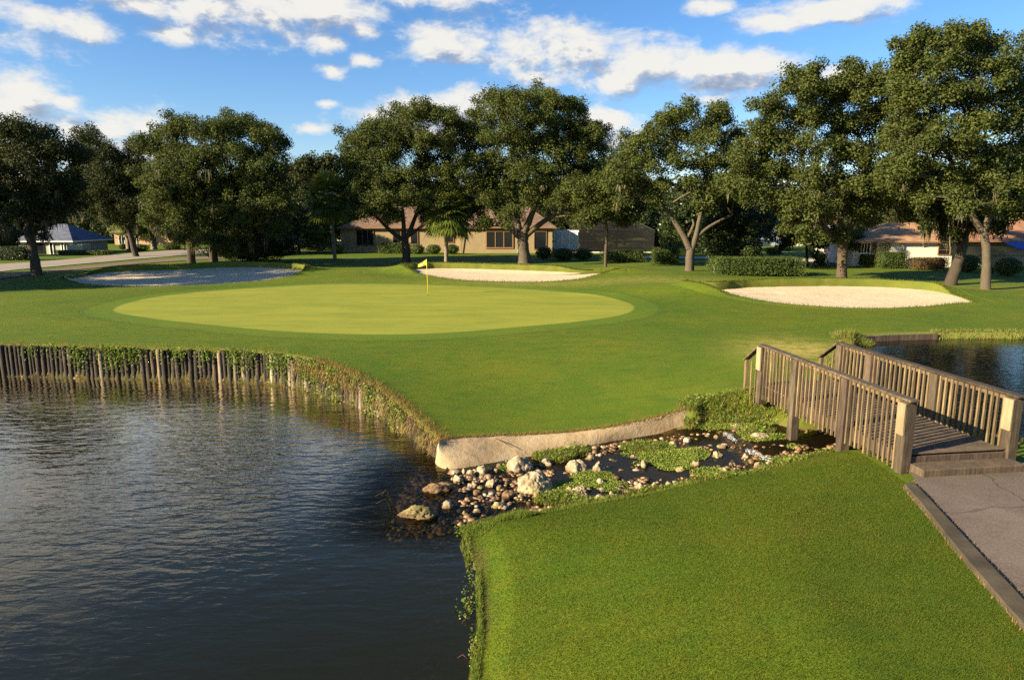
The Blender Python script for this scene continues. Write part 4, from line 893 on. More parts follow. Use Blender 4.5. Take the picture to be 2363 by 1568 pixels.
# palms and garden shrubs
palm('fan_palm', 'tall fan palm with a thin dark trunk left of the brown-roofed house', *P(773,600,1.2)[:2], 7.0, .19, 3.1, 3, (-.35, 0), False, 46)
palm('fan_palm', 'stout fan palm with brown dead fronds hanging, before the brown-roofed house', *P(1030,608,1.2)[:2], 5.3, .2, 2.9, 4, (.1, 0), True, 64)
palm('fan_palm', 'short bushy fan palm beside the far driveway', *P(738,581,1.2)[:2], 3.2, .42, 3.0, 5, (0, 0), False, 34)
palm('fan_palm', 'slim fan palm in the garden across the road at left', *P(298,577,1.2)[:2], 5.0, .35, 3.0, 6, (0, 0), False, 30)
palm('fan_palm', 'fan palm with a mottled trunk beside the tan house across the road', *P(356,575,1.2)[:2], 4.6, .42, 3.0, 7, (0, 0), True, 30)
def sh(x, y, wpx, hpx, label, tint='hedge_leaf', box=False, name='shrub', seed=1, ryf=.8, leaf=.1, dens=None, cat=None, group=None, lump=.1):
    p = P(x, y, 1.2); k = p[1]/1575.; dens = dens or (220 if p[1] < 75 else 110); leaf = leaf*(1 if p[1] < 75 else 1.5)
    return shrub(name, label, cat or name, p[0], p[1] + wpx*k*ryf*.2, wpx*k/2, max(.4, wpx*k/2*ryf), hpx*k, tint, seed, box, leaf=leaf, dens=dens, group=group, lump=lump)
sh(910,584,76,24,'dark box hedge under the left windows of the brown-roofed house', box=True, name='hedge', seed=2, ryf=.35)
for i, (x, t) in enumerate([(962,'leftmost of three clipped mushroom shrubs right of the box hedge'),(1000,'middle one of three clipped mushroom shrubs right of the box hedge'),(1042,'rightmost of three clipped mushroom shrubs right of the box hedge')]):
    sh(x,585,34,22,t, seed=3+i, group='clipped shrubs at the house wall')
sh(1256,597,38,28,'dark shrub right of the central oak trunk', seed=7, group='shrubs along the pool cage')
sh(1300,600,56,28,'low dark shrub under the glass doors of the porch', seed=8, group='shrubs along the pool cage')
sh(1346,600,44,27,'dark rounded shrub left of the white wall piece', seed=9, group='shrubs along the pool cage')
sh(1440,604,106,27,'long dark hedge in front of the pool cage', box=True, name='hedge', seed=10, ryf=.25, group='shrubs along the pool cage')
sh(1536,608,62,38,'taller dark hedge block at the right end of the pool cage', box=True, name='hedge', seed=11, ryf=.6)
sh(780,583,24,20,'small flowering bush at the left corner of the brown-roofed house', 'bright_leaf', seed=12)
sh(2060,619,64,38,'green box hedge by the white porch of the right house', box=True, name='hedge', seed=14, ryf=.5)
sh(2001,613,40,26,'dark square shrub left of the porch of the right house', box=True, name='hedge', seed=15, ryf=.6)
sh(2147,622,78,28,'reddish brown hedge under the window of the right house', 'red_hedge_leaf', True, 'hedge', 16, .35)
sh(2238,627,52,40,'round green bush between the leaning oak and the grey trunk', seed=17)
sh(2331,636,58,42,'round clipped dark bush at the right edge of the lawn', seed=18, lump=.04)
sh(2286,629,22,16,'small yellow-green bush behind the grey trunk', 'bright_leaf', seed=19)
sh(1786,587,36,16,'small hedge before the light blue wall', box=True, name='hedge', seed=20, ryf=.3)
sh(1745,590,30,36,'upright shrub at the corner of the grey-roofed white house', seed=21)
sh(1925,592,50,18,'low hedge before the white garage', box=True, name='hedge', seed=22, ryf=.3)
sh(318,579,40,16,'low dark shrub beneath the slim fan palm', seed=23, group='garden shrubs across the road')
sh(395,577,40,18,'dark shrub right of the mottled fan palm', seed=24, group='garden shrubs across the road')
sh(282,576,16,14,'little shrub beside the pale green shed wall', seed=25, group='garden shrubs across the road')
sh(190,588,130,11,'long low dark hedge along the wall of the blue-grey roofed house', box=True, name='hedge', seed=26, ryf=.08)
sh(20,600,90,32,'dark hedge at the left edge beside the blue-grey roofed house', 'magnolia_leaf', True, 'hedge', 27, .3)
sh(-20,592,110,90,'big dark bush at the left edge of the view', 'magnolia_leaf', False, 'shrub', 28, .6, leaf=.16)
sh(715,577,60,48,'sunlit yellow-green bush behind the short fan palm', 'bright_leaf', seed=29, leaf=.14)
sh(725,560,64,90,'bright green leafy tree-like shrub left of the tall fan palm', 'bright_leaf', seed=30, leaf=.16)

# ------------------------------------------------------------------ houses
M['stucco'] = simple('cream_stucco', (.27, .21, .115), .9, .08, 1.2, .3, 40)
M['white_wall'] = simple('white_wall', (.60, .56, .46), .9, .06, 1.2, .2, 40)
M['green_wall'] = simple('pale_green_siding', (.34, .35, .26), .9, .08, 1.5, .2, 30)
M['tan_wall'] = simple('tan_wall', (.42, .27, .15), .9, .1, 1.5, .2, 30)
M['blue_wall'] = simple('pale_blue_wall', (.45, .55, .66), .9, .05, 1.5, .2, 30)
M['dark_glass'] = simple('dark_window_glass', (.010, .012, .016), .08, .2, 1.0, 0, 1, spec=.6)
M['frame_brown'] = simple('brown_frame', (.22, .12, .06), .7, .15, 4)
M['white_paint'] = simple('white_paint', (.75, .75, .72), .6, .05, 3)
M['dark_metal'] = simple('dark_bronze_metal', (.02, .018, .016), .5, .1, 3)
M['screen'] = None
def screen_material():
    m, nt, out = newmat('insect_screen'); d = nt.n('ShaderNodeBsdfDiffuse', None, Color=(.03,.03,.03)); t = nt.n('ShaderNodeBsdfTransparent', None, Color=(1,1,1))
    nt.put(out, 'Surface', nt.n('ShaderNodeMixShader', None, i0=.55, i1=d.outputs[0], i2=t.outputs[0])); return m
M['screen'] = screen_material()
def roof_material(name, col):
    m, nt, out = newmat(name); co = nt.n('ShaderNodeTexCoord').outputs['Object']
    z = nt.n('ShaderNodeSeparateXYZ', None, Vector=co)
    row = nt.m('FRACT', nt.m('MULTIPLY', z.outputs[2], 9.0)); rid = nt.m('FLOOR', nt.m('MULTIPLY', z.outputs[2], 9.0))
    cell = nt.n('ShaderNodeTexWhiteNoise', dict(noise_dimensions='3D'), Vector=nt.n('ShaderNodeCombineXYZ', None, X=nt.m('FLOOR', nt.m('MULTIPLY', nt.m('ADD', z.outputs[0], z.outputs[1]), 2.6)), Y=rid, Z=0.0).outputs[0]).outputs[0]
    f = nt.m('ADD', nt.m('MULTIPLY', cell, .5), nt.m('MULTIPLY', nt.noise(co, .8, 4, .6), .5))
    c = nt.ramp(f, [(.2, tuple(.62*v for v in col)), (.75, tuple(1.2*v for v in col))])
    b = nt.n('ShaderNodeBump', None, Strength=.6, Distance=.03, Height=nt.m('MULTIPLY_ADD', row, -1.0, cell))
    nt.put(out, 'Surface', nt.n('ShaderNodeBsdfPrincipled', None, Base_Color=c, Roughness=.95, Normal=b)); return m
M['roof_brown'] = roof_material('brown_shingles', (.15, .093, .058)); M['roof_tan'] = roof_material('tan_shingles', (.31, .175, .08)); M['roof_orange'] = roof_material('orange_brown_shingles', (.27, .13, .062))
M['roof_blue'] = roof_material('blue_grey_shingles', (.085, .10, .14)); M['roof_grey'] = roof_material('grey_shingles', (.27, .28, .29))

def hip_roof(root, name, x0, x1, y0, y1, ze, zr, mat, inset=None, left_gable=False, right_gable=False, over=.5, rz=0, trim='frame_brown'):
    """hip roof over a rectangle in house coordinates, ridge along x, with overhanging eaves and a fascia"""
    x0 -= over; x1 += over; y0 -= over; y1 += over; ym = (y0+y1)/2; ins = inset if inset is not None else (y1-y0)/2
    a, b = x0 + (0 if left_gable else ins), x1 - (0 if right_gable else ins)
    t = .14; mb = MB()
    e = [(x0,y0,ze), (x1,y0,ze), (x1,y1,ze), (x0,y1,ze)]; r0, r1 = (a,ym,zr), (b,ym,zr)
    mb.poly([e[0], e[1], r1, r0]); mb.poly([e[1], e[2], r1]); mb.poly([e[2], e[3], r0, r1]); mb.poly([e[3], e[0], r0])
    lo = [(p[0], p[1], p[2]-t) for p in e]
    for i in range(4): mb.poly([lo[i], lo[(i+1) % 4], e[(i+1) % 4], e[i]], 1)
    mb.poly(lo[::-1], 2)
    return mb.build(name, [mat, M[trim], M['white_paint'] if trim != 'frame_brown' else M['stucco']], root)
def window(root, x0, x1, z0, z1, y, bars=1, rows=1, fr='frame_brown', t=.07, glass='dark_glass', name='window'):
    mb = MB(); d = .10
    for (a, b, c_, e) in ((x0-t, x1+t, z1, z1+t), (x0-t, x1+t, z0-t, z0)): mb.box(((a+b)/2, y-d/2, (c_+e)/2), (b-a, d, e-c_))
    for xx in (x0-t/2, x1+t/2): mb.box((xx, y-d/2, (z0+z1)/2), (t, d, z1-z0))
    for i in range(1, bars+1):
        xx = x0+(x1-x0)*i/(bars+1); mb.box((xx, y-d/2-.004, (z0+z1)/2), (t*.7, d*.8, z1-z0))
    for i in range(1, rows):
        zz = z0+(z1-z0)*i/rows; mb.box(((x0+x1)/2, y-d/2+.006, zz), (x1-x0, d*.6, t*.5))
    w_ = mb.build(name, M[fr], root); g = MB(); g.box(((x0+x1)/2, y-.025, (z0+z1)/2), (x1-x0, .03, z1-z0)); g.build('pane', M[glass], w_); return w_
def wall_box(root, x0, x1, y0, y1, z0, z1, mat, name='wall'):
    mb = MB(); mb.box(((x0+x1)/2, (y0+y1)/2, (z0+z1)/2), (x1-x0, y1-y0, z1-z0)); return mb.build(name, mat, root)

# brown-roofed house behind the green
HY = 92.0; hx = lambda x, Y=HY: AT(x, 560, Y)[0]; hz = lambda y, Y=HY: AT(1181, y, Y)[2]
h = thing('brick_roof_house'.replace('brick_roof_', ''), 'long cream house with a brown shingle roof behind the middle bunker', 'house', (hx(787), HY, 1.15))
W0 = hx(787); g = lambda x: hx(x) - W0; gz_ = lambda y: hz(y) - 1.15
ze = gz_(524); zr = AT(950, 476, HY+6.5)[2] - 1.15
wall_box(h, 0, g(1064), 0, 12, -.2, ze-.1, M['stucco'])
wall_box(h, g(1064)+.01, g(1272), -2.2, 12, -.25, ze-.12, M['stucco'])
hip_roof(h, 'roof', 0, g(1064)+4, 0, 12, ze, zr, M['roof_brown'])
hip_roof(h, 'roof', g(1064), g(1272), -2.2, 10, ze+.06, zr+.1, M['roof_brown'], inset=3.6)
window(h, g(824), g(862), gz_(565), gz_(531), 0, 2); window(h, g(908), g(925), gz_(562), gz_(531), 0, 0); window(h, g(949), g(964), gz_(562), gz_(531), 0, 0); window(h, g(1030), g(1046), gz_(558), gz_(533), 0, 0)
window(h, g(1125), g(1182), gz_(568), gz_(533), -2.2, 2, t=.16)
window(h, g(1232), g(1258), gz_(572), gz_(533), -2.2, 0)
mb = MB()
for i in range(9):
    mb.beam((g(1193)+i*.12, -2.26, .1), (g(1193)+i*.12+.3, -2.26, 1.9), .02, .03); mb.beam((g(1193)+i*.12+.3, -2.28, .1), (g(1193)+i*.12, -2.28, 1.9), .02, .03)
mb.build('lattice', M['white_paint'], h)
mb = MB(); mb.beam((g(792), -.45, ze-.18), (g(806), -.3, .5), .06, .06); mb.beam((g(1068), -2.5, ze-.2), (g(1068), -2.3, 0), .07, .07); mb.build('downpipe', M['frame_brown'], h)
# porch with glass doors and the screened pool cage
YP = 90.0; px_ = lambda x: AT(x, 560, YP)[0]; pz = lambda y: AT(1181, y, YP)[2]
pc = thing('pool_cage', 'dark screened pool cage at the right end of the brown-roofed house', 'pool cage', (px_(1276), YP, 1.15))
q = lambda x: px_(x) - px_(1276); qz = lambda y: pz(y) - 1.15
wall_box(pc, 0, q(1512), 0, .25, -.2, qz(580), M['white_wall'], 'low_wall')
wall_box(pc, q(1279), q(1340), 2.6, 3.0, qz(580), qz(530), M['white_paint'], 'back_wall')
for a, b in ((1282, 1298), (1301, 1316), (1319, 1336)):
    window(pc, q(a), q(b), qz(574), qz(536), 2.6, 0, fr='white_paint', t=.08, glass='blue_wall', name='glass_door')
mb = MB()
frx = [1277, 1297, 1316, 1336, 1360, 1392, 1423, 1466, 1510]
zt, zm, zb = qz(530.5), qz(511), qz(575)
for x in frx: mb.beam((q(x), .1, qz(580)), (q(x), .1, zt), .09, .09)
for z in (zt, zb, qz(556)): mb.beam((q(1277), .1, z), (q(1510), .1, z), .08, .08)
for Yd in (4.0, 8.0):
    for x in frx[4:]: mb.beam((q(x), Yd, 0), (q(x), Yd, zm), .08, .08)
for x in frx[2:]:
    x2 = min(x, 1474); mb.beam((q(x), .1, zt), (q(x2), 2.4, zm), .08, .08); mb.beam((q(x2), 2.4, zm), (q(x2), 8, zm), .08, .08)
mb.beam((q(1316), 2.4, zm), (q(1474), 2.4, zm), .1, .1); mb.beam((q(1474), 2.4, zm), (q(1510), 2.4, zt), .08, .08); mb.beam((q(1510), .1, zt), (q(1510), 8, zt), .08, .08)
mb.beam((q(1510), 8, 0), (q(1510), 8, zt), .08, .08); mb.beam((q(1474), 8, zm), (q(1510), 8, zt), .08, .08); mb.beam((q(1316), 8, zm), (q(1474), 8, zm), .08, .08)
mb.build('frame', M['dark_metal'], pc)
mb = MB(); mb.poly([(q(1336), .1, zb), (q(1510), .1, zb), (q(1510), .1, zt), (q(1336), .1, zt)]); mb.poly([(q(1316), .12, zt), (q(1510), .12, zt), (q(1474), 2.4, zm), (q(1316), 2.4, zm)])
mb.poly([(q(1316), 2.4, zm), (q(1474), 2.4, zm), (q(1474), 8, zm), (q(1316), 8, zm)]); mb.poly([(q(1510), .1, .3), (q(1510), 8, .3), (q(1510), 8, zt), (q(1510), .1, zt)])
mb.poly([(q(1316), 8, .3), (q(1510), 8, .3), (q(1510), 8, zt), (q(1316), 8, zt)])
mb.build('screen', M['screen'], pc)
wall_box(pc, q(1355), q(1440), 9, 9.3, 0, 2.6, M['tan_wall'], 'back_wall')

# right house with the tan roof
RY = 64.0; rx_ = lambda x, Y=RY: AT(x, 560, Y)[0]; rzz = lambda y, Y=RY: AT(1181, y, Y)[2] - 1.15
rh = thing('house', 'white house with a tan shingle roof behind the right oaks', 'house', (rx_(1991), RY, 1.15)); u = lambda x: rx_(x) - rx_(1991)
ze = rzz(556); zr = AT(2100, 513, RY+5)[2]-1.15
wall_box(rh, u(2059), u(2200), 0, 10, -.2, ze-.1, M['white_wall']); wall_box(rh, 0, u(2059)-.01, 1.6, 10, -.2, ze-.12, M['white_wall'])
hip_roof(rh, 'roof', 0, u(2300), 0, 10, ze, zr, M['roof_tan'], over=.4)
window(rh, u(2001), u(2028), rzz(584), rzz(562), 1.6, 3, fr='white_paint', t=.08); window(rh, u(2036), u(2042), rzz(584), rzz(564), 1.6, 0); window(rh, u(2167), u(2193), rzz(586), rzz(565), 0, 0, 2)
mb = MB(); mb.beam((u(2081), -.2, ze-.12), (u(2081), -.04, 0), .07, .07); mb.beam((u(2131), -.35, ze-.12), (u(2131), -.05, ze-.5), .06, .06); mb.beam((u(2131), -.05, ze-.5), (u(2131), -.05, 0), .07, .07)
mb.beam((u(1994), -.2, ze-.12), (u(1999), 1.5, ze-.7), .06, .06); mb.build('downpipe', M['frame_brown'], rh)
mb = MB(); mb.tube([(u(2113), 3, zr-1.3), (u(2113), 3, zr-.4)], [.07, .07], 8); mb.build('vent_pipe', M['dark_metal'], rh)
r2 = thing('house', 'higher orange-brown roofed house with a screened porch at the right edge', 'house', (rx_(2205, 62), 62, 1.15)); v = lambda x: AT(x, 560, 62)[0] - rx_(2205, 62)
z62 = lambda y: AT(1181, y, 62)[2] - 1.15
wall_box(r2, 0, v(2480), 3.0, 12, -.2, z62(556), M['white_wall'])
hip_roof(r2, 'roof', 0, v(2620), .5, 14, z62(556)+.05, AT(2340, 480, 68)[2]-1.15, M['roof_orange'], over=.3)
window(r2, v(2217), v(2228), z62(585), z62(563), 3.0, 0); window(r2, v(2262), v(2275), z62(600), z62(563), 3.0, 0); window(r2, v(2318), v(2330), z62(600), z62(563), 3.0, 0, fr='white_paint')
mb = MB()
for x in (2212, 2240, 2262, 2290, 2320, 2350, 2390): mb.beam((v(x), .6, 0), (v(x), .6, z62(557)), .06, .06)
mb.beam((v(2212), .6, z62(590)), (v(2420), .6, z62(590)), .05, .05); mb.build('porch_frame', M['dark_metal'], r2)
mb = MB(); mb.poly([(v(2212), .62, 0), (v(2400), .62, 0), (v(2400), .62, z62(557)), (v(2212), .62, z62(557))]); mb.build('screen', M['screen'], r2)
mb = MB(); mb.poly([(v(2318), .3, z62(556)), (v(2400), .3, z62(556)), (v(2400), -1.6, z62(570)), (v(2318), -1.6, z62(570))]); mb.poly([(v(2318), -1.6, z62(570)), (v(2400), -1.6, z62(570)), (v(2400), -1.6, z62(573)), (v(2318), -1.6, z62(573))]); mb.build('awning', simple('blue_awning_cloth', (.03,.08,.30), .8, .1), r2)
ac = thing('air_conditioner', 'small grey air conditioner box between the hedges of the right house', 'air conditioner', (*P(2103,617,1.2)[:2], 1.2))
mb = MB(); mb.box((0,0,.4), (.75,.75,.8)); 
for i in range(7): mb.box((0,-.385,.12+i*.1), (.66,.012,.03))
mb.build('casing', simple('grey_metal_casing', (.35,.35,.33), .6, .1), ac, bevel=.02); mb = MB(); mb.tube([(0,0,.8),(0,0,.86)], [.3,.28], 16); mb.build('fan_grille', M['dark_metal'], ac)
bn = thing('wheeled_bin', 'blue wheeled bin beside the dark square shrub of the right house', 'bin', (*P(2020,609,1.2)[:2], 1.2))
mb = MB(); mb.box((0,0,.5), (.5,.55,.9), taper=1.15); mb.build('body', simple('blue_plastic', (.05,.10,.28), .5, .1), bn, bevel=.02); mb = MB(); mb.box((0,0,.99), (.62,.68,.07)); mb.build('lid', M['dark_metal'], bn, bevel=.02)

# grey-roofed white house far behind
GY2 = 112.; e_ = lambda x: AT(x, 560, GY2)[0] - AT(1750, 560, GY2)[0]; ez = lambda y: AT(1181, y, GY2)[2] - 1.15
gh = thing('house', 'white house with a light grey roof seen between the dark magnolias', 'house', (AT(1750, 560, GY2)[0], GY2, 1.15))
wall_box(gh, e_(1760), e_(1995), 0, 10, -.2, ez(551), M['white_wall']); wall_box(gh, e_(1781), e_(1801), -.06, 0, .2, ez(553), M['blue_wall'])
hip_roof(gh, 'roof', e_(1762), e_(1990), 0, 10, ez(550), ez(519)+.5, M['roof_grey'], over=.6, trim='white_paint')
window(gh, e_(1820), e_(1832), ez(580), ez(562), 0, 1, fr='white_paint'); window(gh, e_(1930), e_(1950), ez(582), ez(562), 0, 1, fr='white_paint')
# blue-grey roofed house at left
LY = 86.; l_ = lambda x: AT(x, 560, LY)[0] - AT(30, 560, LY)[0]; lz = lambda y: AT(1181, y, LY)[2] - 1.2
lh = thing('house', 'low pale green house with a blue-grey hip roof across the road at left', 'house', (AT(30, 560, LY)[0], LY, 1.2))
LX1 = AT(258, 560, LY+8)[0] - AT(30, 560, LY)[0]
wall_box(lh, l_(34), LX1-.6, 0, 8, -.1, lz(556), M['green_wall'])
hip_roof(lh, 'roof', l_(36), LX1-.4, 0, 8, lz(555), AT(134, 516, LY+4)[2]-1.2, M['roof_blue'], inset=3.3, over=.5, trim='white_paint')
window(lh, l_(115), l_(121), .02, lz(559), 0, 0, fr='white_paint', t=.1, name='door'); window(lh, l_(142), l_(146), lz(577), lz(560), 0, 0, fr='white_paint', t=.1); window(lh, l_(160), l_(166), lz(575), lz(559), 0, 1, 3, fr='white_paint', t=.08)
window(lh, l_(62), l_(100), lz(588), lz(560), 0, 1, fr='dark_metal', t=.05)
mb = MB(); mb.box((LX1+.4, -.6, .62), (2.0, .1, 1.35)); mb.box((LX1+1.35, .2, .62), (.1, 1.5, 1.35)); mb.build('screen_wall', M['green_wall'], lh)
# tan house behind the fan palms at left
TY = 116.; t_ = lambda x: AT(x, 560, TY)[0] - AT(265, 560, TY)[0]; tz = lambda y: AT(1181, y, TY)[2] - 1.2
tl = thing('house', 'tan house half hidden by fan palms across the road', 'house', (AT(265, 560, TY)[0], TY, 1.2))
wall_box(tl, 0, t_(400), 0, 9, -.1, tz(535), M['tan_wall']); hip_roof(tl, 'roof', 0, t_(400), 0, 9, tz(534), tz(512), M['roof_tan'], over=.5)
window(tl, t_(300), t_(316), tz(562), tz(545), 0, 1, fr='white_paint'); window(tl, t_(350), t_(362), tz(562), tz(545), 0, 1, fr='white_paint'); window(tl, t_(276), t_(288), tz(562), tz(545), 0, 1, fr='white_paint')
# white fence line seen in the gap beside the tall palm
wf = thing('white_fence', 'long low white rail fence beyond the short fan palm', 'fence', (*P(690,566,1.2)[:2], 1.2)); mb = MB()
for i in range(9): mb.box((i*1.6, 0, .5), (.12, .12, 1.0))
mb.build('post', M['white_paint'], wf); mb = MB()
for z in (.35, .85): mb.beam((0, -.08, z), (12.8, -.08, z), .04, .14)
mb.build('rail', M['white_paint'], wf)

# ------------------------------------------------------------------ flagstick
F0 = P(988, 680, 1.2); fs = thing('flagstick', 'yellow golf flag on a thin yellow pole standing in the hole on the green', 'flagstick', (F0[0], F0[1], th(F0[0], F0[1])))
Tp = Vector(AT(984, 597, F0[1])) - Vector(fs.location); mb = MB(); mb.tube([(0,0,-.1), tuple(Tp)], [.017, .014], 8); M['yellow'] = simple('yellow_pole', (.75,.50,.03), .5, .05); mb.build('pole', M['yellow'], fs, smooth=True)
def flag_material():
    m, nt, out = newmat('flag_cloth'); co = nt.n('ShaderNodeTexCoord').outputs['UV']
    v = nt.n('ShaderNodeVectorMath', dict(operation='DISTANCE'), i0=co, i1=(.52,.5,0)).outputs['Value']; v2 = nt.n('ShaderNodeVectorMath', dict(operation='DISTANCE'), i0=co, i1=(.30,.36,0)).outputs['Value']; v3 = nt.n('ShaderNodeVectorMath', dict(operation='DISTANCE'), i0=co, i1=(.72,.68,0)).outputs['Value']
    k = nt.m('MINIMUM', nt.m('MINIMUM', v, nt.m('MULTIPLY', v2, 1.5)), nt.m('MULTIPLY', v3, 1.6))
    c = nt.mixc(nt.sstep(k, .20, .17), (.72,.66,.04,1), (.85,.85,.75,1)); p = nt.n('ShaderNodeBsdfPrincipled', None, Base_Color=c, Roughness=.7); t = nt.n('ShaderNodeBsdfTranslucent', None, Color=c)
    nt.put(out, 'Surface', nt.n('ShaderNodeMixShader', None, i0=.35, i1=p.outputs[0], i2=t.outputs[0])); return m
nu, nv = 14, 8; V = []; F = []; UV = []
for j in range(nv+1):
    for i in range(nu+1):
        s, t = i/nu, j/nv; L = .52*s
        V.append((Tp.x - L + .004, .06*math.sin(s*7+t*2)*s, Tp.z - .02 - t*.33*(1-.45*s) - s*.30)); UV.append((s, t))
for j in range(nv):
    for i in range(nu): F.append((j*(nu+1)+i, j*(nu+1)+i+1, (j+1)*(nu+1)+i+1, (j+1)*(nu+1)+i))
me = bpy.data.meshes.new('flag'); me.from_pydata(V, [], F); me.materials.append(flag_material()); uv = me.uv_layers.new(name='UVMap')
for l in me.loops: uv.data[l.index].uv = UV[l.vertex_index]
link('flag', me, fs)
mb = MB(); mb.tube([(0,0,.004), (0,0,.012)], [.062, .062], 20); mb.build('cup', M['dark_metal'], fs)
st = thing('marker_stake', 'thin white stake at the left end of the low trimmed hedge', 'stake', P(1647, 631, 1.2)); mb = MB(); mb.box((0,0,.35), (.06,.04,.9)); mb.build('post', M['white_paint'], st); mb = MB(); mb.box((0,0,.82), (.066,.046,.05)); mb.build('cap', M['yellow'], st)
# ------------------------------------------------------------------ timber bulkhead round the pond
def wood_material(name, dark, mid, pale, streak=1.0):
    m, nt, out = newmat(name); co = nt.n('ShaderNodeTexCoord').outputs['Object']
    oi = nt.n('ShaderNodeObjectInfo').outputs['Random']
    off = nt.n('ShaderNodeCombineXYZ', None, X=nt.m('MULTIPLY', oi, 37.0), Y=nt.m('MULTIPLY', oi, 91.0), Z=nt.m('MULTIPLY', oi, 13.0)).outputs[0]
    v0 = nt.vm('ADD', co, off); v = nt.mapping(v0, (1, 1, .10)); f = nt.noise(v, 20*streak, 6, .72, .2); g = nt.noise(nt.mapping(v0, (1, 1, .3)), 4, 4, .6)
    k = nt.m('ADD', nt.m('MULTIPLY', f, .6), nt.m('MULTIPLY', g, .4))
    c = nt.ramp(k, [(.34, dark), (.5, mid), (.66, pale)])
    c = nt.mixc(nt.m('MULTIPLY', nt.m('SUBTRACT', oi, .5), .5, clamp=True), c, (*pale, 1))
    c = nt.mixc(1.0, c, nt.ramp(nt.m('FRACT', nt.m('MULTIPLY', oi, 7.31)), [(0, (.55, .52, .50)), (.5, (.95, .93, .9)), (1, (1.25, 1.2, 1.1))]), 'MULTIPLY')
    b = nt.n('ShaderNodeBump', None, Strength=.8, Distance=.012, Height=f)
    nt.put(out, 'Surface', nt.n('ShaderNodeBsdfPrincipled', None, Base_Color=c, Roughness=.88, Normal=b)); return m
M['pile'] = wood_material('old_pile_timber', (.003, .002, .0015), (.014, .0095, .0055), (.10, .072, .045))
M['pile_pale'] = wood_material('bleached_pile_timber', (.04, .03, .018), (.16, .125, .085), (.36, .31, .24))
wl = smooth_poly([(-46,24.9),(-30,24.35)] + [P(x,y,0) for x, y in ((0,868),(200,872),(400,877),(560,882),(650,891),(730,908),(850,950),(950,1010),(1012,1060))], 30, False)
seg = np.linalg.norm(np.diff(wl, axis=0), axis=1); cum = np.concatenate([[0], np.cumsum(seg)])
random.seed(9); s = 0; piles = []
while s < cum[-1] - .05:
    dm = random.uniform(.13, .23); s += dm/2; x = float(np.interp(s, cum, wl[:,0])); y = float(np.interp(s, cum, wl[:,1]))
    x2 = float(np.interp(s+.1, cum, wl[:,0])); y2 = float(np.interp(s+.1, cum, wl[:,1])); a = math.atan2(y2-y, x2-x)
    nrmx, nrmy = -math.sin(a), math.cos(a)
    top = float(terrain(np.array([x+nrmx*.45]), np.array([y+nrmy*.45]))[0]); piles.append((x+nrmx*.06, y+nrmy*.06, dm, top, a)); s += dm/2 + random.uniform(-.015, .012)
bw = thing('timber_bulkhead', 'curved retaining wall of dark upright timber piles along the pond', 'retaining wall', (-13, 24, 0))
def pile_mb(mb, p):
    x, y, dm, top, a = p; h0 = top - .03 - abs(random.gauss(0, .05)) - (random.random() < .12)*random.uniform(.05, .3); lx, ly = random.uniform(-.03,.03), random.uniform(-.03,.03)
    n = 7; pts = [(x+13, y-24, -1.1), (x+13+lx*.3, y-24+ly*.3, .0), (x+13+lx*.7, y-24+ly*.7, h0*.5), (x+13+lx, y-24+ly, h0-.05), (x+13+lx, y-24+ly, h0)]
    mb.tube(pts, [dm*.5, dm*.52, dm*.5, dm*.47, dm*.36], n, rough=.07)
order = sorted(range(len(piles)), key=lambda i: math.hypot(piles[i][0], piles[i][1])); nearset = set(order[:100])
rest = MB()
PALE = {int(np.argmin([abs((512+FOC*(p[0]/p[1]))/SS - t) for p in piles])) for t in (345, 352, 530, 617, 657, 663, 826, 838, 870, 960)}
for i, p in enumerate(piles):
    if i in nearset:
        mb = MB(); pile_mb(mb, p); mb.build('pile', M['pile_pale'] if (i in PALE or random.random() < .06) else M['pile'], bw, smooth=True)
    else: pile_mb(rest, p)
tag(rest.build('pile_row', M['pile'], bw, smooth=True), kind='stuff')

# scatter helpers ---------------------------------------------------------------
def blades(name, X, Y, Z, h, w_, mat, rg, lean=.45, label=None, cat=None, parts=1, kind='stuff', tint=None):
    n = len(X); a = rg.uniform(0, 6.28, n); l = rg.uniform(.1, 1, n)*lean*h; b = rg.uniform(0, 6.28, n)
    c_, s_ = np.cos(a)*w_/2, np.sin(a)*w_/2; tx, ty = X+np.cos(b)*l, Y+np.sin(b)*l
    V = np.stack([np.stack([X-c_, Y-s_, Z-.01], 1), np.stack([X+c_, Y+s_, Z-.01], 1), np.stack([tx, ty, Z+h*np.sqrt(np.maximum(.2, 1-(l/h)**2*.6))], 1)], 1).reshape(-1, 3)
    F = np.arange(n*3, dtype=np.int32).reshape(-1, 3); T = rg.uniform(0, 1, n) if tint is None else tint
    o = link(name, mesh_np(name, V, F, [mat], face_attr=dict(tint=T))); tag(o, label, cat, kind=kind); return o
def leaves_at(name, pts, mat, rg, size, label, cat, up=.8, tint=None):
    n = len(pts); nr = rg.normal(size=(n, 3))*.6 + np.array([0, 0, up]); s = size*rg.uniform(.6, 1.4, n)
    V, F, T = cards(pts, nr, s, s*.75, rg, rg.uniform(0, 1, n) if tint is None else tint)
    o = link(name, mesh_np(name, V, F, [mat], face_attr=dict(tint=T))); tag(o, label, cat, kind='stuff'); return o
rg = np.random.default_rng(55)
def T_(x, y): return terrain(np.asarray(x), np.asarray(y))

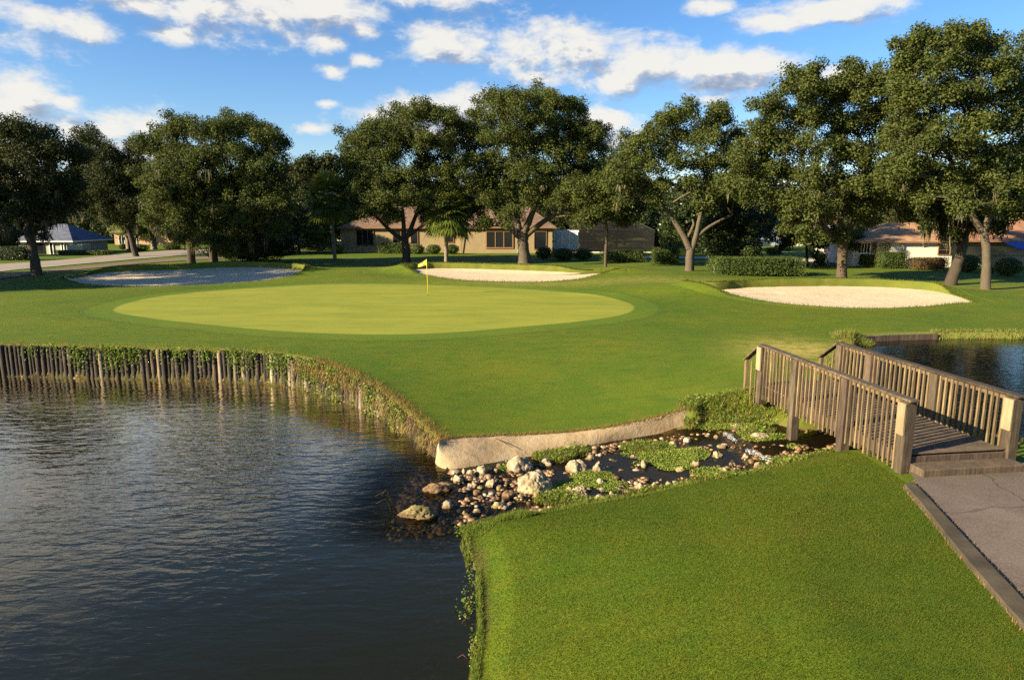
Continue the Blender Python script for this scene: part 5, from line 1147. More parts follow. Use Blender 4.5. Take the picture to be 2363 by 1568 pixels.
# vines hanging over the piles
pts = []; dryp = []
VX0 = [(150,30,1.0),(205,20,.4),(235,45,1.1),(275,25,.8),(300,14,.4),(345,12,.5),(385,16,.8),(400,10,.5),(450,24,.6),(510,14,.5),(530,22,1.0),(560,20,.9),(610,16,1.2),(640,26,1.3),(690,22,1.5),(715,26,1.6),(760,30,1.6),(850,24,1.4),(905,18,.9),(925,14,.6),(880,10,.5),(810,20,.4),(95,22,.3),(40,40,.25),(975,10,.4)]
px_of = np.array([(512+FOC*(p[0]/(p[1]*cp)))/SS for p in piles])
VX = [(a, b*.8, c*.55) for a, b, c in VX0]
for (xc, wd, dn) in VX:
    for _ in range(int(520*dn*wd/20)):
        xx = xc + rg.normal(0, wd*.5); i = int(np.argmin(abs(px_of-xx))); p = piles[i]; hang = abs(rg.normal(0, .42))*min(1.3, dn+.4)
        nx_, ny_ = math.sin(p[4]), -math.cos(p[4]); out = .12 + rg.uniform(0, .10)
        pts.append((p[0]+nx_*out+rg.normal(0,.04), p[1]+ny_*out+rg.normal(0,.03), max(.03, p[3]+.06-hang)))
leaves_at('climbing_vines', np.array(pts), M['vine'], rg, .065, 'green vines trailing over the timber piles of the bulkhead', 'vines', .3)
# dry overhanging grass along the bulkhead top, thick on the near right part
X = []; Y = []; Z = []; Hh = []
for i, p in enumerate(piles):
    px__ = px_of[i]; k = 22 if px__ < 700 else 70
    if px__ < -200: continue
    for _ in range(k):
        nx_, ny_ = math.sin(p[4]), -math.cos(p[4]); o = rg.uniform(-.30, .12); X.append(p[0]+nx_*o+rg.normal(0,.07)); Y.append(p[1]+ny_*o+rg.normal(0,.07)); Z.append(p[3] - max(0, o)*1.0); Hh.append(rg.uniform(.05, .13) if px__ < 700 else rg.uniform(.06, .2))
blades('edge_grass', np.array(X), np.array(Y), np.array(Z), np.array(Hh), .012, M['dryleaf'], rg, .9, 'straw-coloured grass fringe along the top of the timber bulkhead', 'grass')
sel = [i for i in range(len(piles)) if 660 < px_of[i] < 1015]
X = []; Y = []; Z = []; Hh = []; V = []; F = []; T = []
for i in sel:
    p = piles[i]; nx_, ny_ = math.sin(p[4]), -math.cos(p[4]); dn = 1.0 if 690 < px_of[i] < 800 else .5
    for _ in range(int(28*dn)):
        o = .1 + rg.uniform(0, .10); x0, y0 = p[0]+nx_*o+rg.normal(0,.06), p[1]+ny_*o+rg.normal(0,.06); zt_ = p[3]+rg.uniform(-.35, .05); L = rg.uniform(.12, .5); b = len(V); a = rg.uniform(0, 6.28); c_, s_ = math.cos(a)*.008, math.sin(a)*.008
        V += [(x0-c_, y0-s_, zt_), (x0+c_, y0+s_, zt_), (x0+nx_*.1+rg.normal(0,.05), y0+ny_*.1+rg.normal(0,.05), max(.02, zt_-L))]; F.append((b, b+1, b+2)); T.append(rg.random())
o = link('hanging_grass', mesh_np('hanging_grass', np.array(V), np.array(F), [M['dryleaf']], face_attr=dict(tint=T))); tag(o, 'dry brown grass hanging down the near part of the bulkhead', 'grass', kind='stuff')

# ------------------------------------------------------------------ concrete bank of the stream
def concrete_mat():
    m, nt, out = newmat('weathered_bank_concrete'); co = nt.n('ShaderNodeTexCoord').outputs['Object']
    n1 = nt.noise(co, 1.1, 5, .65, .6); n2 = nt.noise(co, 7, 5, .65); z = nt.n('ShaderNodeSeparateXYZ', None, Vector=co).outputs[2]
    c = nt.ramp(n1, [(.3, (.21, .15, .075)), (.5, (.33, .24, .13)), (.7, (.40, .32, .20))]); c = nt.mixc(nt.sstep(n2, .55, .75, 0, .5), c, (.22, .16, .09, 1))
    at = nt.n('ShaderNodeAttribute', dict(attribute_name='foot')).outputs['Fac']
    c = nt.mixc(nt.m('MULTIPLY', nt.sstep(nt.m('ADD', at, nt.m('MULTIPLY', nt.m('SUBTRACT', n2, .5), .25)), .90, 1.05), .8), c, (.13, .06, .025, 1))
    b = nt.n('ShaderNodeBump', None, Strength=.7, Distance=.03, Height=nt.m('ADD', n2, nt.m('MULTIPLY', nt.noise(co, 30, 3, .6), .3)))
    nt.put(out, 'Surface', nt.n('ShaderNodeBsdfPrincipled', None, Base_Color=c, Roughness=.85, Normal=b)); return m
topl, botl = BANK_T, BANK_B
tt_ = np.linspace(0, 1, len(topl)); tb_ = np.linspace(0, 1, len(botl)); botl = np.column_stack([np.interp(tt_, tb_, botl[:,0]), np.interp(tt_, tb_, botl[:,1])])
n = len(topl); V = []; foot = []; NC = 12
zt0 = (1.2 - dip(topl[:,0], topl[:,1]))*np.interp(np.linspace(0,1,n), [0,.04,.10,1], [.2,.6,1,1]) + .02
for i in range(n):
    a, b = topl[i], botl[i]; zb_ = (0 if b[0] < .3 else float(stream_level(b[0]))) - .12; zt_ = zt0[i]
    for j in range(NC+1):
        t = j/NC; q = a*(1-t) + b*t; prof = 1 - t**1.3
        z = zb_ + (zt_ - zb_)*prof + .018*mnoise.noise((q[0]*2.5, q[1]*2.5, 3)) + .01*mnoise.noise((q[0]*8, q[1]*8, 3))
        if j == 0: q = a - (b-a)/np.linalg.norm(b-a)*.10; z = zt_ - .03
        V.append((q[0], q[1], z)); foot.append(max(0, t) if 1 else 0)
V = np.array(V); ii = np.arange(n*(NC+1)).reshape(n, NC+1); F = np.stack([ii[:-1,:-1], ii[:-1,1:], ii[1:,1:], ii[1:,:-1]], -1).reshape(-1, 4)
o = link('concrete_bank', mesh_np('concrete_bank', V, F, [concrete_mat()], smooth=True, attrs=dict(foot=foot))); tag(o, 'smooth rounded tan concrete bank between the lawn and the stony stream', 'retaining bank')
X = []; Y = []
for a, b in zip(topl[:-1], topl[1:]):
    for _ in range(int(np.linalg.norm(b-a)*420)):
        t = rg.random(); q = a*(1-t)+b*t; X.append(q[0]+rg.normal(0, .03)); Y.append(q[1]+rg.uniform(-.05, .16))
X, Y = np.array(X), np.array(Y)
blades('bank_edge_grass', X, Y, 1.2 - dip(X, Y) + .005, rg.uniform(.03, .09, len(X)), .009, M['dryleaf'], rg, 1.0, 'thin straw-coloured grass edge above the concrete bank', 'grass')
tw = MB()
for (x, y), (x2, y2) in (((1142,1010),(1182,1031)), ((1094,1016),(1160,1022))):
    a, b = P(x, y, .36), P(x2, y2, .24); tw.tube([a, tuple(Vector(a).lerp(Vector(b), .5)+Vector((0,0,.02))), b], [.008, .01, .005], 5)
tag(tw.build('fallen_twig', M['bark_dark'], smooth=True), 'thin dry twigs lying on the concrete bank', 'twig')

# ------------------------------------------------------------------ rocks in the stream
def rock_material(name, pale, mid, dark):
    m, nt, out = newmat(name); co = nt.n('ShaderNodeTexCoord').outputs['Object']; oi = nt.n('ShaderNodeObjectInfo').outputs['Random']
    v = nt.vm('ADD', co, nt.n('ShaderNodeCombineXYZ', None, X=nt.m('MULTIPLY', oi, 50.0), Y=0.0, Z=nt.m('MULTIPLY', oi, 20.0)).outputs[0])
    n1 = nt.noise(v, 5, 6, .65, .3); n2 = nt.noise(v, 26, 5, .7)
    c = nt.ramp(n1, [(.28, dark), (.45, mid), (.62, pale)]); c = nt.mixc(nt.sstep(n2, .52, .68, 0, .55), c, (*tuple(.35*q for q in mid), 1))
    gz__ = nt.n('ShaderNodeNewGeometry'); z = nt.n('ShaderNodeSeparateXYZ', None, Vector=co).outputs[2]
    c = nt.mixc(nt.sstep(nt.m('ADD', z, nt.m('MULTIPLY', nt.m('SUBTRACT', n1, .5), .1)), .085, .02, 0, .8), c, (.10, .055, .02, 1))       # wet, stained foot
    c = nt.mixc(nt.m('MULTIPLY', nt.sstep(nt.noise(v, 3.3, 3, .5), .56, .66), .45), c, (.34, .33, .10, 1))
    b = nt.n('ShaderNodeBump', None, Strength=.9, Distance=.02, Height=nt.m('ADD', nt.m('MULTIPLY', n2, 1.0), nt.m('MULTIPLY', n1, .6)))
    nt.put(out, 'Surface', nt.n('ShaderNodeBsdfPrincipled', None, Base_Color=c, Roughness=.85, Normal=b)); return m
M['rock'] = rock_material('pale_limestone', (.37, .32, .215), (.23, .175, .10), (.075, .05, .022)); M['rock_brown'] = rock_material('brown_stained_limestone', (.20, .13, .065), (.13, .072, .03), (.05, .028, .012)); M['rock_white'] = rock_material('white_limestone', (.48, .45, .37), (.38, .34, .25), (.20, .15, .08))
M['rock_rough'] = rock_material('crusty_mossy_rock', (.19, .145, .065), (.10, .085, .022), (.028, .02, .008))
def icos(sub):
    import bmesh
    bm = bmesh.new(); bmesh.ops.create_icosphere(bm, subdivisions=sub, radius=1); bm.verts.ensure_lookup_table()
    V = np.array([v.co[:] for v in bm.verts]); F = np.array([[q.index for q in f.verts] for f in bm.faces]); bm.free(); return V, F
ICO = {k: icos(k) for k in (3, 4, 5, 6)}
def rock(px, py, wp, hp, label, kind='rock', pit=.22, sharp=.42, sub=None, seed=None, dz=0.0, rz=0.0, name='rock', group='rocks in the stream', deep=.85):
    seed = seed if seed is not None else int(px*3+py)
    p = PS(px, py - 2) if py < 1165 or px > 1010 else P(px, py - 2, 0); k = math.hypot(p[1], CAM_H)/1575.; rx = wp*k/2; ry = rx*deep; hh = max(.42*rx, hp*k*1.08 - .55*ry)
    V, F = ICO[sub or (4 if wp > 28 else 3)]; V = V.copy(); n_ = len(V); ox, oy, oz = seed*1.37 % 97, seed*.71 % 89, seed*2.3 % 83; out = np.empty(n_)
    for i in range(n_):
        q = Vector(V[i]); a = mnoise.noise(q*1.1 + Vector((ox, oy, oz))); b = mnoise.noise(q*2.6 + Vector((oy, oz, ox))); c_ = mnoise.noise(q*6.5 + Vector((oz, ox, oy)))
        d_ = mnoise.voronoi(q*3.2 + Vector((ox, oz, oy)))[0]; ridge = abs(mnoise.noise(q*1.9 + Vector((oz, oy, ox))))
        out[i] = 1 + sharp*1.2*a + .10*b + .05*c_ - pit*max(0, .42 - d_[0])*1.6 - sharp*.5*ridge
    V *= out[:, None]; V[:,0] *= rx/ max(abs(V[:,0].min()), V[:,0].max()); V[:,1] *= ry/max(abs(V[:,1].min()), V[:,1].max())
    zt_ = V[:,2].max(); low = V[:,2] < 0; V[:,2] = np.where(low, V[:,2]*hh*.35/zt_, V[:,2]*hh/zt_)
    V[:,2] -= hh*.10
    o = link(name, mesh_np(name, V, F, [M[kind]], smooth=True)); o.location = (p[0], p[1] + ry*.55, p[2] + dz - .01); o.rotation_euler = (0, 0, rz); tag(o, label, 'rock', group); return o
def Z6(x, y): return ((950+x/3.151)/1.0833, (980+y/3.151)/1.0833)
def Z7(x, y): return ((1500+x/2.229)/1.0833, (800+y/2.229)/1.0833)
def r6(x, y, w_, h_, label, kind='rock', **k): px, py = Z6(x, y); return rock(px, py, w_/3.41, h_/3.41, label, kind, **k)
def r7(x, y, w_, h_, label, kind='rock', **k): px, py = Z7(x, y); return rock(px, py, w_/2.41, h_/2.41, label, kind, **k)
r6(1215,800,290,225,'largest boulder, pale and round, in the middle of the stream', sub=6, pit=.16, sharp=.14, seed=5)
r6(1095,630,230,165,'second largest boulder, pale with a pitted top, behind the largest', sub=5, pit=.25, sharp=.22, seed=12)
r6(1310,582,120,82,'grey-brown craggy rock right behind the two largest boulders', pit=.2)
r6(1550,637,175,130,'pale domed boulder right of the largest boulder', sub=5, pit=.18, sharp=.2)
r6(1716,642,115,115,'pitted rock with dark holes right of the domed boulder', pit=.5, sub=5)
r6(1655,536,92,56,'flat tan rock just behind the domed boulder')
r6(1490,452,84,50,'bright white stone on the mossy patch below the concrete bank', 'rock_white')
r6(1457,500,40,50,'small upright brown stone under the bright white stone', 'rock_brown')
r6(800,652,100,92,'pale pointed stone near the foot of the concrete bank', sharp=.4)
r6(812,664,60,22,'thin flat stone under the pale pointed stone')
r6(710,668,72,66,'grey round stone left of the pale pointed stone')
r6(655,645,42,60,'narrow upright stone between two grey stones')
r6(580,652,112,60,'tan stone touching the left end of the concrete bank')
r6(610,716,96,76,'rounded stone below the tan stone at the bank tip')
r6(662,684,40,34,'little stone beside the rounded stone near the bank tip')
r6(450,790,262,100,'long reddish-brown slab reaching into the pond', 'rock_brown', pit=.3, rz=.25, deep=.4, sub=5)
r6(285,996,335,140,'wide crusty mossy rock standing alone in the pond', 'rock_rough', pit=.6, sharp=.35, sub=6, deep=.55)
r6(532,915,95,84,'small knobbed stone between the mossy rock and the stream', sharp=.5)
r6(735,756,84,60,'brown lumpy stone left of the round brown stone', 'rock')
r6(790,762,72,36,'flat stone leaning on the brown lumpy stone', 'rock_brown')
r6(766,811,86,50,'low smooth brown stone below the lumpy stone', 'rock_brown')
r6(875,752,96,86,'round brown stone half way to the largest boulder', 'rock')
r6(942,772,62,56,'orange stone right of the round brown stone', 'rock_brown')
r6(1010,832,104,76,'orange-brown stone left of the largest boulder foot', 'rock_brown')
r6(930,848,60,28,'dark flat stone below the orange-brown stone', 'rock_brown')
r6(912,634,46,44,'small squarish stone left of the second largest boulder')
r6(945,592,66,36,'small flat stone behind the squarish stone')
r6(940,912,142,60,'pale slab lying at the near grass edge', pit=.25, deep=.5)
r6(980,918,80,22,'white flat chip in front of the pale slab', 'rock_white')
r6(760,950,92,48,'tan stone at the grass edge left of the pale slab')
r6(670,962,62,36,'brown stone at the corner of the near lawn', 'rock_brown')
r6(1395,762,92,46,'tan wedge stone right of the largest boulder')
r6(1492,800,62,70,'small craggy stone left of the big lumpy rock', pit=.4)
r6(1580,836,150,115,'big lumpy cream rock on the green water plants', pit=.5, sharp=.4, sub=5)
r6(1745,735,86,74,'craggy grey stone at the top of a pile of four', pit=.4)
r6(1760,786,96,50,'flat-topped stone second in the pile of four')
r6(1735,862,102,76,'rounded brown stone lowest in the pile of four')
r6(1836,827,78,58,'stone right of the lowest stone in the pile')
r6(2050,776,92,80,'cream stone with dark cracks near the right grass edge', pit=.4)
r6(2165,750,76,50,'flat cream stone right of the cracked cream stone')
r6(2224,766,46,44,'small greenish stone at the lawn edge')
r6(2272,740,66,44,'tan stone at the right end of the row by the lawn')
r6(2004,520,70,36,'small oval stone in the dark water beyond the pile')
r6(2084,600,60,60,'little knobbly stone among pebbles mid stream', pit=.4)
r6(1826,540,60,22,'thin orange flake lying in the water right of the pitted rock', 'rock_brown')
r6(1790,655,76,22,'flat orange flake in front of the pitted rock', 'rock_brown')
r6(1410,895,52,42,'small brown stone on the near grass edge right of the slab', 'rock_brown')
r6(1332,932,40,44,'pointed pale chip in the long grass', sharp=.5)
r6(1840,420,50,22,'yellowish flat stone in the dark water below the concrete bank')
r7(487,686,54,44,'white stone with two humps near the small rapids', 'rock_white', pit=.4)
r7(410,700,52,36,'pitted brown stone left of the white humped stone', pit=.5)
r7(650,662,42,30,'tan round stone left of the upper white water')
r7(690,715,74,40,'craggy tan rock between the two rapids', pit=.5)
r7(660,768,72,50,'larger tan rock below the craggy tan rock', pit=.4)
r7(538,816,62,44,'rounded cream stone on the water plants mid stream', pit=.3)
r7(812,774,46,40,'ring-shaped looking pale stone beside the lower rapid', pit=.6)
r7(895,822,68,40,'pair-like cream stone right of the lower grass island', pit=.4)
r7(740,811,46,26,'small flat stone left of the pair-like stone')
r7(690,852,52,42,'tan stone at the lawn edge below the lower rapid', pit=.4)
r7(905,668,112,56,'pale broken rock among leaves under the footbridge post', pit=.6, sharp=.4, sub=5)
r7(765,606,90,42,'pale rock half hidden by bank plants near the bridge', pit=.5)
r7(1308,712,36,26,'small pale stone at the foot of the second bridge post')
r7(190,770,52,30,'low stone with a dark hollow in mid stream', pit=.5)
r7(250,818,52,50,'knotted cream stone among mid stream pebbles', pit=.5)
r7(450,842,84,38,'broken tan stone at the front of the leafy island', pit=.5)
r7(0,880,70,60,'cream rock at the left of the leafy island', pit=.5) if False else None
def rock_w(X, Y, Z, w_, h_, label, kind='rock', pit=.3):
    seed = int(X*31+Y*17); V, F = ICO[4]; V = V.copy()
    for i in range(len(V)):
        q = Vector(V[i]); V[i] *= 1 + .28*mnoise.noise(q*1.2+Vector((seed, 0, 0))) + .12*mnoise.noise(q*3+Vector((0, seed, 0))) - pit*max(0, .4-mnoise.voronoi(q*3+Vector((seed,0,0)))[0][0])
    V *= np.array([w_/2, w_*.42, h_*.6]); o = link('rock', mesh_np('rock', V, F, [M[kind]], smooth=True)); o.location = (X, Y, Z+h_*.25); tag(o, label, 'rock', 'rocks of the dam behind the bridge')
for i, (X, Y, w_, h_, t) in enumerate([(10.15,13.55,.34,.26,'round pale rock behind the near end of the far railing'),(10.45,13.15,.3,.2,'tan rock by the near right bridge post'),(9.85,14.0,.3,.22,'wet rock behind the middle of the far railing'),
      (9.9,14.6,.4,.3,'dark wet rock at the dam behind the bridge'),(10.8,12.9,.36,.2,'sandy rock on the upper pond shore by the bridge end'),(9.75,15.4,.42,.28,'mossy rock on the far side of the dam'),(10.3,13.85,.24,.18,'small cream rock between the dam rocks')]):
    rock_w(X, Y, .88, w_, h_, t)
# pebbles
n = 5200; X = np.where(rg.random(n*6) < .5, rg.uniform(-2.4, 3.0, n*6), rg.uniform(-2.4, 8.6, n*6)); Y = rg.uniform(12, 17, n*6); d = sdf(X, Y, stream, 4); k = (d < -.02) & (wav(X, Y, 2.2, 71) > -.45); X, Y = X[k][:n], Y[k][:n]; L = stream_level(X); Zt = T_(X, Y)
V0, F0_ = icos(1); m_ = len(X); s_ = rg.uniform(.012, .055, m_)*rg.uniform(.6, 1.6, m_); V = (V0[None]*(1+rg.normal(0, .16, (m_, len(V0), 1))))*np.stack([s_*rg.uniform(.8,1.5,m_), s_, s_*.6], 1)[:, None, :] + np.stack([X, Y, Zt+s_*.3], 1)[:, None, :]
F = (F0_[None] + (np.arange(m_)*len(V0))[:, None, None]).reshape(-1, 3); tt = np.repeat(rg.uniform(0, 1, m_), len(F0_))
def pebble_mat():
    m, nt, out = newmat('stream_pebbles'); f = nt.n('ShaderNodeAttribute', dict(attribute_name='tint')).outputs['Fac']
    c = nt.ramp(f, [(0, (.03,.018,.008)), (.5, (.13,.072,.027)), (.8, (.24,.15,.066)), (1, (.34,.28,.19))]); nt.put(out, 'Surface', nt.n('ShaderNodeBsdfPrincipled', None, Base_Color=c, Roughness=.5)); return m
tag(link('pebbles', mesh_np('pebbles', V.reshape(-1,3), F, [pebble_mat()], face_attr=dict(tint=tt), smooth=True)), 'brown and orange pebbles on the stream bed', 'pebbles', kind='stuff')

# water plants: low leafy islands
ISL = [(1275,1048,48,18,.9),(1330,1040,40,14,.6),(1500,1030,62,13,1.0),(1540,1055,70,20,1.1),(1600,1048,40,16,.9),(1555,1075,45,12,.8),(1460,1048,30,8,.4),(1310,1130,52,20,1.0),(1370,1105,55,20,1.1),(1410,1122,40,14,.8),(1290,1150,30,10,.7),(1640,1090,50,12,.8),(1690,1100,40,10,.7),
       (1750,1010,40,10,1.0),(1790,1008,30,8,.8),(1725,1000,26,8,.8),(1160,1078,12,8,.6),(1830,1030,18,6,.5),(1800,1060,60,6,.5),(1480,1070,24,6,.3),(1350,1160,46,8,.6),(1700,985,60,8,1.0),(1780,968,60,12,1.2),(1640,985,40,8,1.0)]
pts = []; 
for (x, y, wx, wy, dn) in ISL:
    for _ in range(int(wx*wy*3.4*dn)):
        a = rg.uniform(0, 6.28); q = math.sqrt(rg.random()); p = PS(x+math.cos(a)*q*wx, y+math.sin(a)*q*wy); pts.append((p[0], p[1], p[2] + .015 + rg.uniform(0, .09)*(1-q*.7)*min(1, dn)))
pts = np.array(pts); d = sdf(pts[:,0], pts[:,1], stream, 4); pts[:,2] = np.maximum(pts[:,2], T_(pts[:,0], pts[:,1])+.015)
leaves_at('water_plants', pts, M['cress'], rg, .030, 'low bright green water plants forming islands in the stream', 'water plants', .9)
# mossy grass tufts on the islands and the bank below the footbridge
X = []; Y = []
for (x, y, wx, wy, k) in ((1280,1045,50,14,1400),(1320,1035,40,10,700),(1480,1025,50,10,700),(1596,966,22,16,1500),(1620,960,60,12,1600),(1700,955,70,14,2400),(1780,950,50,14,2000),(1830,960,30,12,900),(1290,1145,60,12,900),(1380,1160,60,8,800),(1560,1130,120,5,1200),(1700,1098,70,5,1200),(1850,1062,70,7,2000),(1960,1052,60,8,2200),(2040,1075,40,10,1500),(1750,990,40,8,500),(2090,1100,20,10,600),(1810,1075,60,4,700)):
    for _ in range(k):
        a = rg.uniform(0, 6.28); q = math.sqrt(rg.random()); p = PS(x+math.cos(a)*q*wx, y+math.sin(a)*q*wy, .1); X.append(p[0]); Y.append(p[1])
X, Y = np.array(X), np.array(Y); Z = np.maximum(T_(X, Y), np.where(sdf(X, Y, stream, 4) < 0, stream_level(X)+.02, -9))
blades('bank_grass', X, Y, Z, rg.uniform(.06, .20, len(X)), .011, M['tallgrass'], rg, .7, 'rough tufts of grass on the stream banks and below the footbridge', 'grass')
k = rg.random(len(X)) < .4
blades('dry_bank_grass', X[k]+rg.normal(0,.05,k.sum()), Y[k]+rg.normal(0,.05,k.sum()), Z[k], rg.uniform(.05, .2, k.sum()), .01, M['dryleaf'], rg, .9, 'brown dry stalks among the grass of the stream banks', 'grass')
kk = rg.random(len(X)) < .25; pp = np.stack([X[kk], Y[kk], Z[kk]+rg.uniform(.03,.16,kk.sum())], 1)
leaves_at('bank_weeds', pp, M['vine'], rg, .055, 'broad-leaved weeds on the bank below the footbridge', 'weeds', .7)

# white water at the two little rapids
def foam_mat():
    m, nt, out = newmat('white_water'); co = nt.n('ShaderNodeTexCoord').outputs['Object']; n_ = nt.noise(co, 30, 4, .7)
    d_ = nt.n('ShaderNodeBsdfPrincipled', None, Base_Color=(.50,.53,.56), Roughness=.25, Normal=nt.n('ShaderNodeBump', None, Strength=1.0, Distance=.03, Height=n_)); t = nt.n('ShaderNodeBsdfTransparent', None, Color=(1,1,1))
    nt.put(out, 'Surface', nt.n('ShaderNodeMixShader', None, i0=nt.sstep(n_, .50, .60), i1=t.outputs[0], i2=d_.outputs[0])); return m
M['foam'] = foam_mat(); V = []; F = []
def foam_line(a, b, wd, n_):
    for i in range(n_):
        t = rg.random(); x = a[0]*(1-t)+b[0]*t + rg.normal(0, wd*.35); y = a[1]*(1-t)+b[1]*t + rg.normal(0, wd*.35); z = float(stream_level(x)) if len(a) < 3 else a[2]*(1-t)+b[2]*t; s = rg.uniform(.012, .035); b0 = len(V)
        vv = V0*s*np.array([1.4, 1.0, .5])*(1+rg.normal(0, .25, (len(V0), 1))) + np.array([x, y, z+.02+rg.uniform(0, .03)]); V.extend(vv.tolist()); F.extend((F0_+b0).tolist())
a, b = PS(1672,1000), PS(1700,1020); foam_line(a[:2], b[:2], .10, 110)
a, b = PS(1725,1040), PS(1800,1075); foam_line(a[:2], b[:2], .09, 190)
foam_line((9.55,14.5,.93), (9.55,15.9,.93), .10, 160); foam_line((9.3,14.8,.74), (9.3,15.6,.74), .12, 120)
tag(link('white_water', mesh_np('white_water', np.array(V), np.array(F), [M['foam']], smooth=True)), 'white splashing water at the small rapids and the dam', 'white water', kind='stuff')
# reeds leaning over the pond
V = []; mb = MB()
for (x, y), (x2, y2), h0 in (((905,1180),(872,1175),.3),((902,1178),(897,1145),.5),((912,1176),(880,1150),.45),((918,1174),(900,1172),.3)):
    a = P(x, y, .02); b = P(x2, y2, .02); mb.tube([a, (a[0]*.6+b[0]*.4, a[1], h0), (b[0], a[1]-.05, h0*.75)], [.008, .006, .003], 4)
tag(mb.build('dead_reeds', M['dryleaf'], smooth=True), 'few thin bent dead reeds left of the crusty mossy rock', 'reeds')
# ------------------------------------------------------------------ footbridge
M['wood'] = wood_material('weathered_bridge_timber', (.013, .009, .005), (.058, .043, .025), (.165, .13, .08)); M['wood_pale'] = wood_material('newer_pale_timber', (.11, .082, .042), (.21, .165, .095), (.285, .23, .145), .6)
M['wood_dark'] = wood_material('dark_old_timber', (.02, .013, .009), (.06, .04, .027), (.13, .095, .065)); M['deck'] = wood_material('deck_boards', (.022, .016, .010), (.064, .046, .028), (.115, .085, .053)); M['baluster'] = wood_material('baluster_timber', (.026, .018, .009), (.122, .086, .043), (.24, .18, .10), 1.2)
bd = Vector((-.135, .991, 0)).normalized(); bn_ = Vector((bd.y, -bd.x, 0)); A0 = Vector((7.22, 12.03, 0)); BWID = 2.17; BL = 5.33; rzb = math.atan2(bn_.y, bn_.x)
br = thing('footbridge', 'weathered timber footbridge with slatted railings crossing the stream at right', 'footbridge', (A0.x, A0.y, 1.2), rzb)
# local frame: x across (0 left .. BWID right), y along, z above the path
DZ = .30; RT = 1.36; random.seed(3)
def board(name, c, d, mat, bevel=.006, mi=0, rx=0, jit=.004, parent=br):
    mb = MB(); mb.box(c, d, jit=jit, rx=rx); return mb.build(name, mat, parent, bevel=bevel)
def post(x, y, zb, w_, mat, outer, sleeve=False):
    mb = MB(); h = RT-.06-zb; n_ = 6
    for i in range(n_):
        z0 = zb + h*i/n_; z1 = zb + h*(i+1)/n_
    v0 = len(mb.v); 
    for i in range(n_+1):
        z = zb + h*i/n_
        for (sx, sy) in ((-.5,-.5), (.5,-.5), (.5,.5), (-.5,.5)): mb.v.append((x+sx*w_+random.uniform(-.007,.007), y+sy*w_+random.uniform(-.007,.007), z))
    for i in range(n_):
        for k_ in range(4): mb.f.append((v0+i*4+k_, v0+i*4+(k_+1) % 4, v0+(i+1)*4+(k_+1) % 4, v0+(i+1)*4+k_)); mb.mi.append(0)
    mb.f.append((v0+3, v0+2, v0+1, v0)); mb.mi.append(0); mb.f.append(tuple(v0+n_*4+k_ for k_ in range(4))); mb.mi.append(0)
    mb.build('post', mat, br, bevel=.012)
    if sleeve: board('repair_board', (x + outer*(w_/2+.022), y, RT-.06-.32), (.04, w_*1.02, .60), M['wood_pale'])
Ls = [0, 1.80, 3.72, BL]; Rs = [0, 1.95, 4.10, BL]
zbL = [-.25, -.3, -.75, -.2]; zbR = [-.2, -.55, -.55, -.2]
for s_, zb in zip(Ls, zbL): post(0, s_, zb, .20, M['wood'] if s_ != 1.80 else M['wood_dark'], -1, s_ == 0)
for s_, zb in zip(Rs, zbR): post(BWID, s_, zb, .20, M['wood'] if s_ != 4.10 else M['wood_dark'], -1, s_ == 0)
board('repair_board', (-.122, BL, 1.0), (.04, .2, .6), M['wood_pale'])
for x in (0, BWID):
    board('handrail', (x, BL/2, RT-.02), (.19, BL+.30, .045), M['wood'], jit=.006)
    board('top_rail', (x+(.0), BL/2, RT-.10), (.045, BL, .09), M['baluster'])
    # sloping end rail beyond the far post
    mb = MB(); mb.beam((x, BL+.12, RT-.03), (x, BL+.92, RT-.58), .16, .045); mb.build('end_rail', M['wood'], br, bevel=.006)
    post_ = board('end_post', (x, BL+.86, .32), (.09, .09, .95), M['baluster'])
    for k_ in range(2): board('baluster', (x-.0, BL+.34+.24*k_, .36 - .07*k_), (.036, .036, 1.35-.30*k_), M['baluster'])
def bals(x, ss, off, zb):
    for a, b in zip(ss[:-1], ss[1:]):
        n_ = int(round((b-a-.2)/.150)); 
        for i in range(n_):
            y = a + .1 + (b-a-.2)*(i+.5)/n_ + random.uniform(-.012, .012); z0 = zb + random.uniform(-.02, .02)
            mb = MB(); mb.box((x+off, y, (z0+RT-.06)/2), (.038, .042, RT-.06-z0), jit=.003); mb.build('baluster', M['baluster'], br)
bals(0, Ls, -.042, -.03); bals(BWID, Rs, -.042, .06)
# deck boards, joists and the two steps
mb = MB(); y = .02
while y < BL+.25:
    wd = random.uniform(.132, .142); mb.box((BWID/2-.03, y+wd/2, DZ-.02+random.uniform(-.003,.003)), (BWID-.16, wd, .04), jit=.003); y += wd + random.uniform(.006, .014)
mb.build('deck', M['deck'], br)
for x in (.13, BWID-.16): board('joist', (x, BL/2, .13), (.06, BL, .24), M['wood_dark'])
board('fascia', (BWID/2, -.03, .135), (BWID-.22, .05, .25), M['wood_dark'])
mb = MB(); mb.box((BWID/2+.03, -.235, .05), (BWID-.10, .40, .19), jit=.006); mb.build('step', M['deck'], br, bevel=.015)
board('edge_board', (BWID/2, .04, DZ+.012), (BWID-.22, .16, .03), M['deck'])

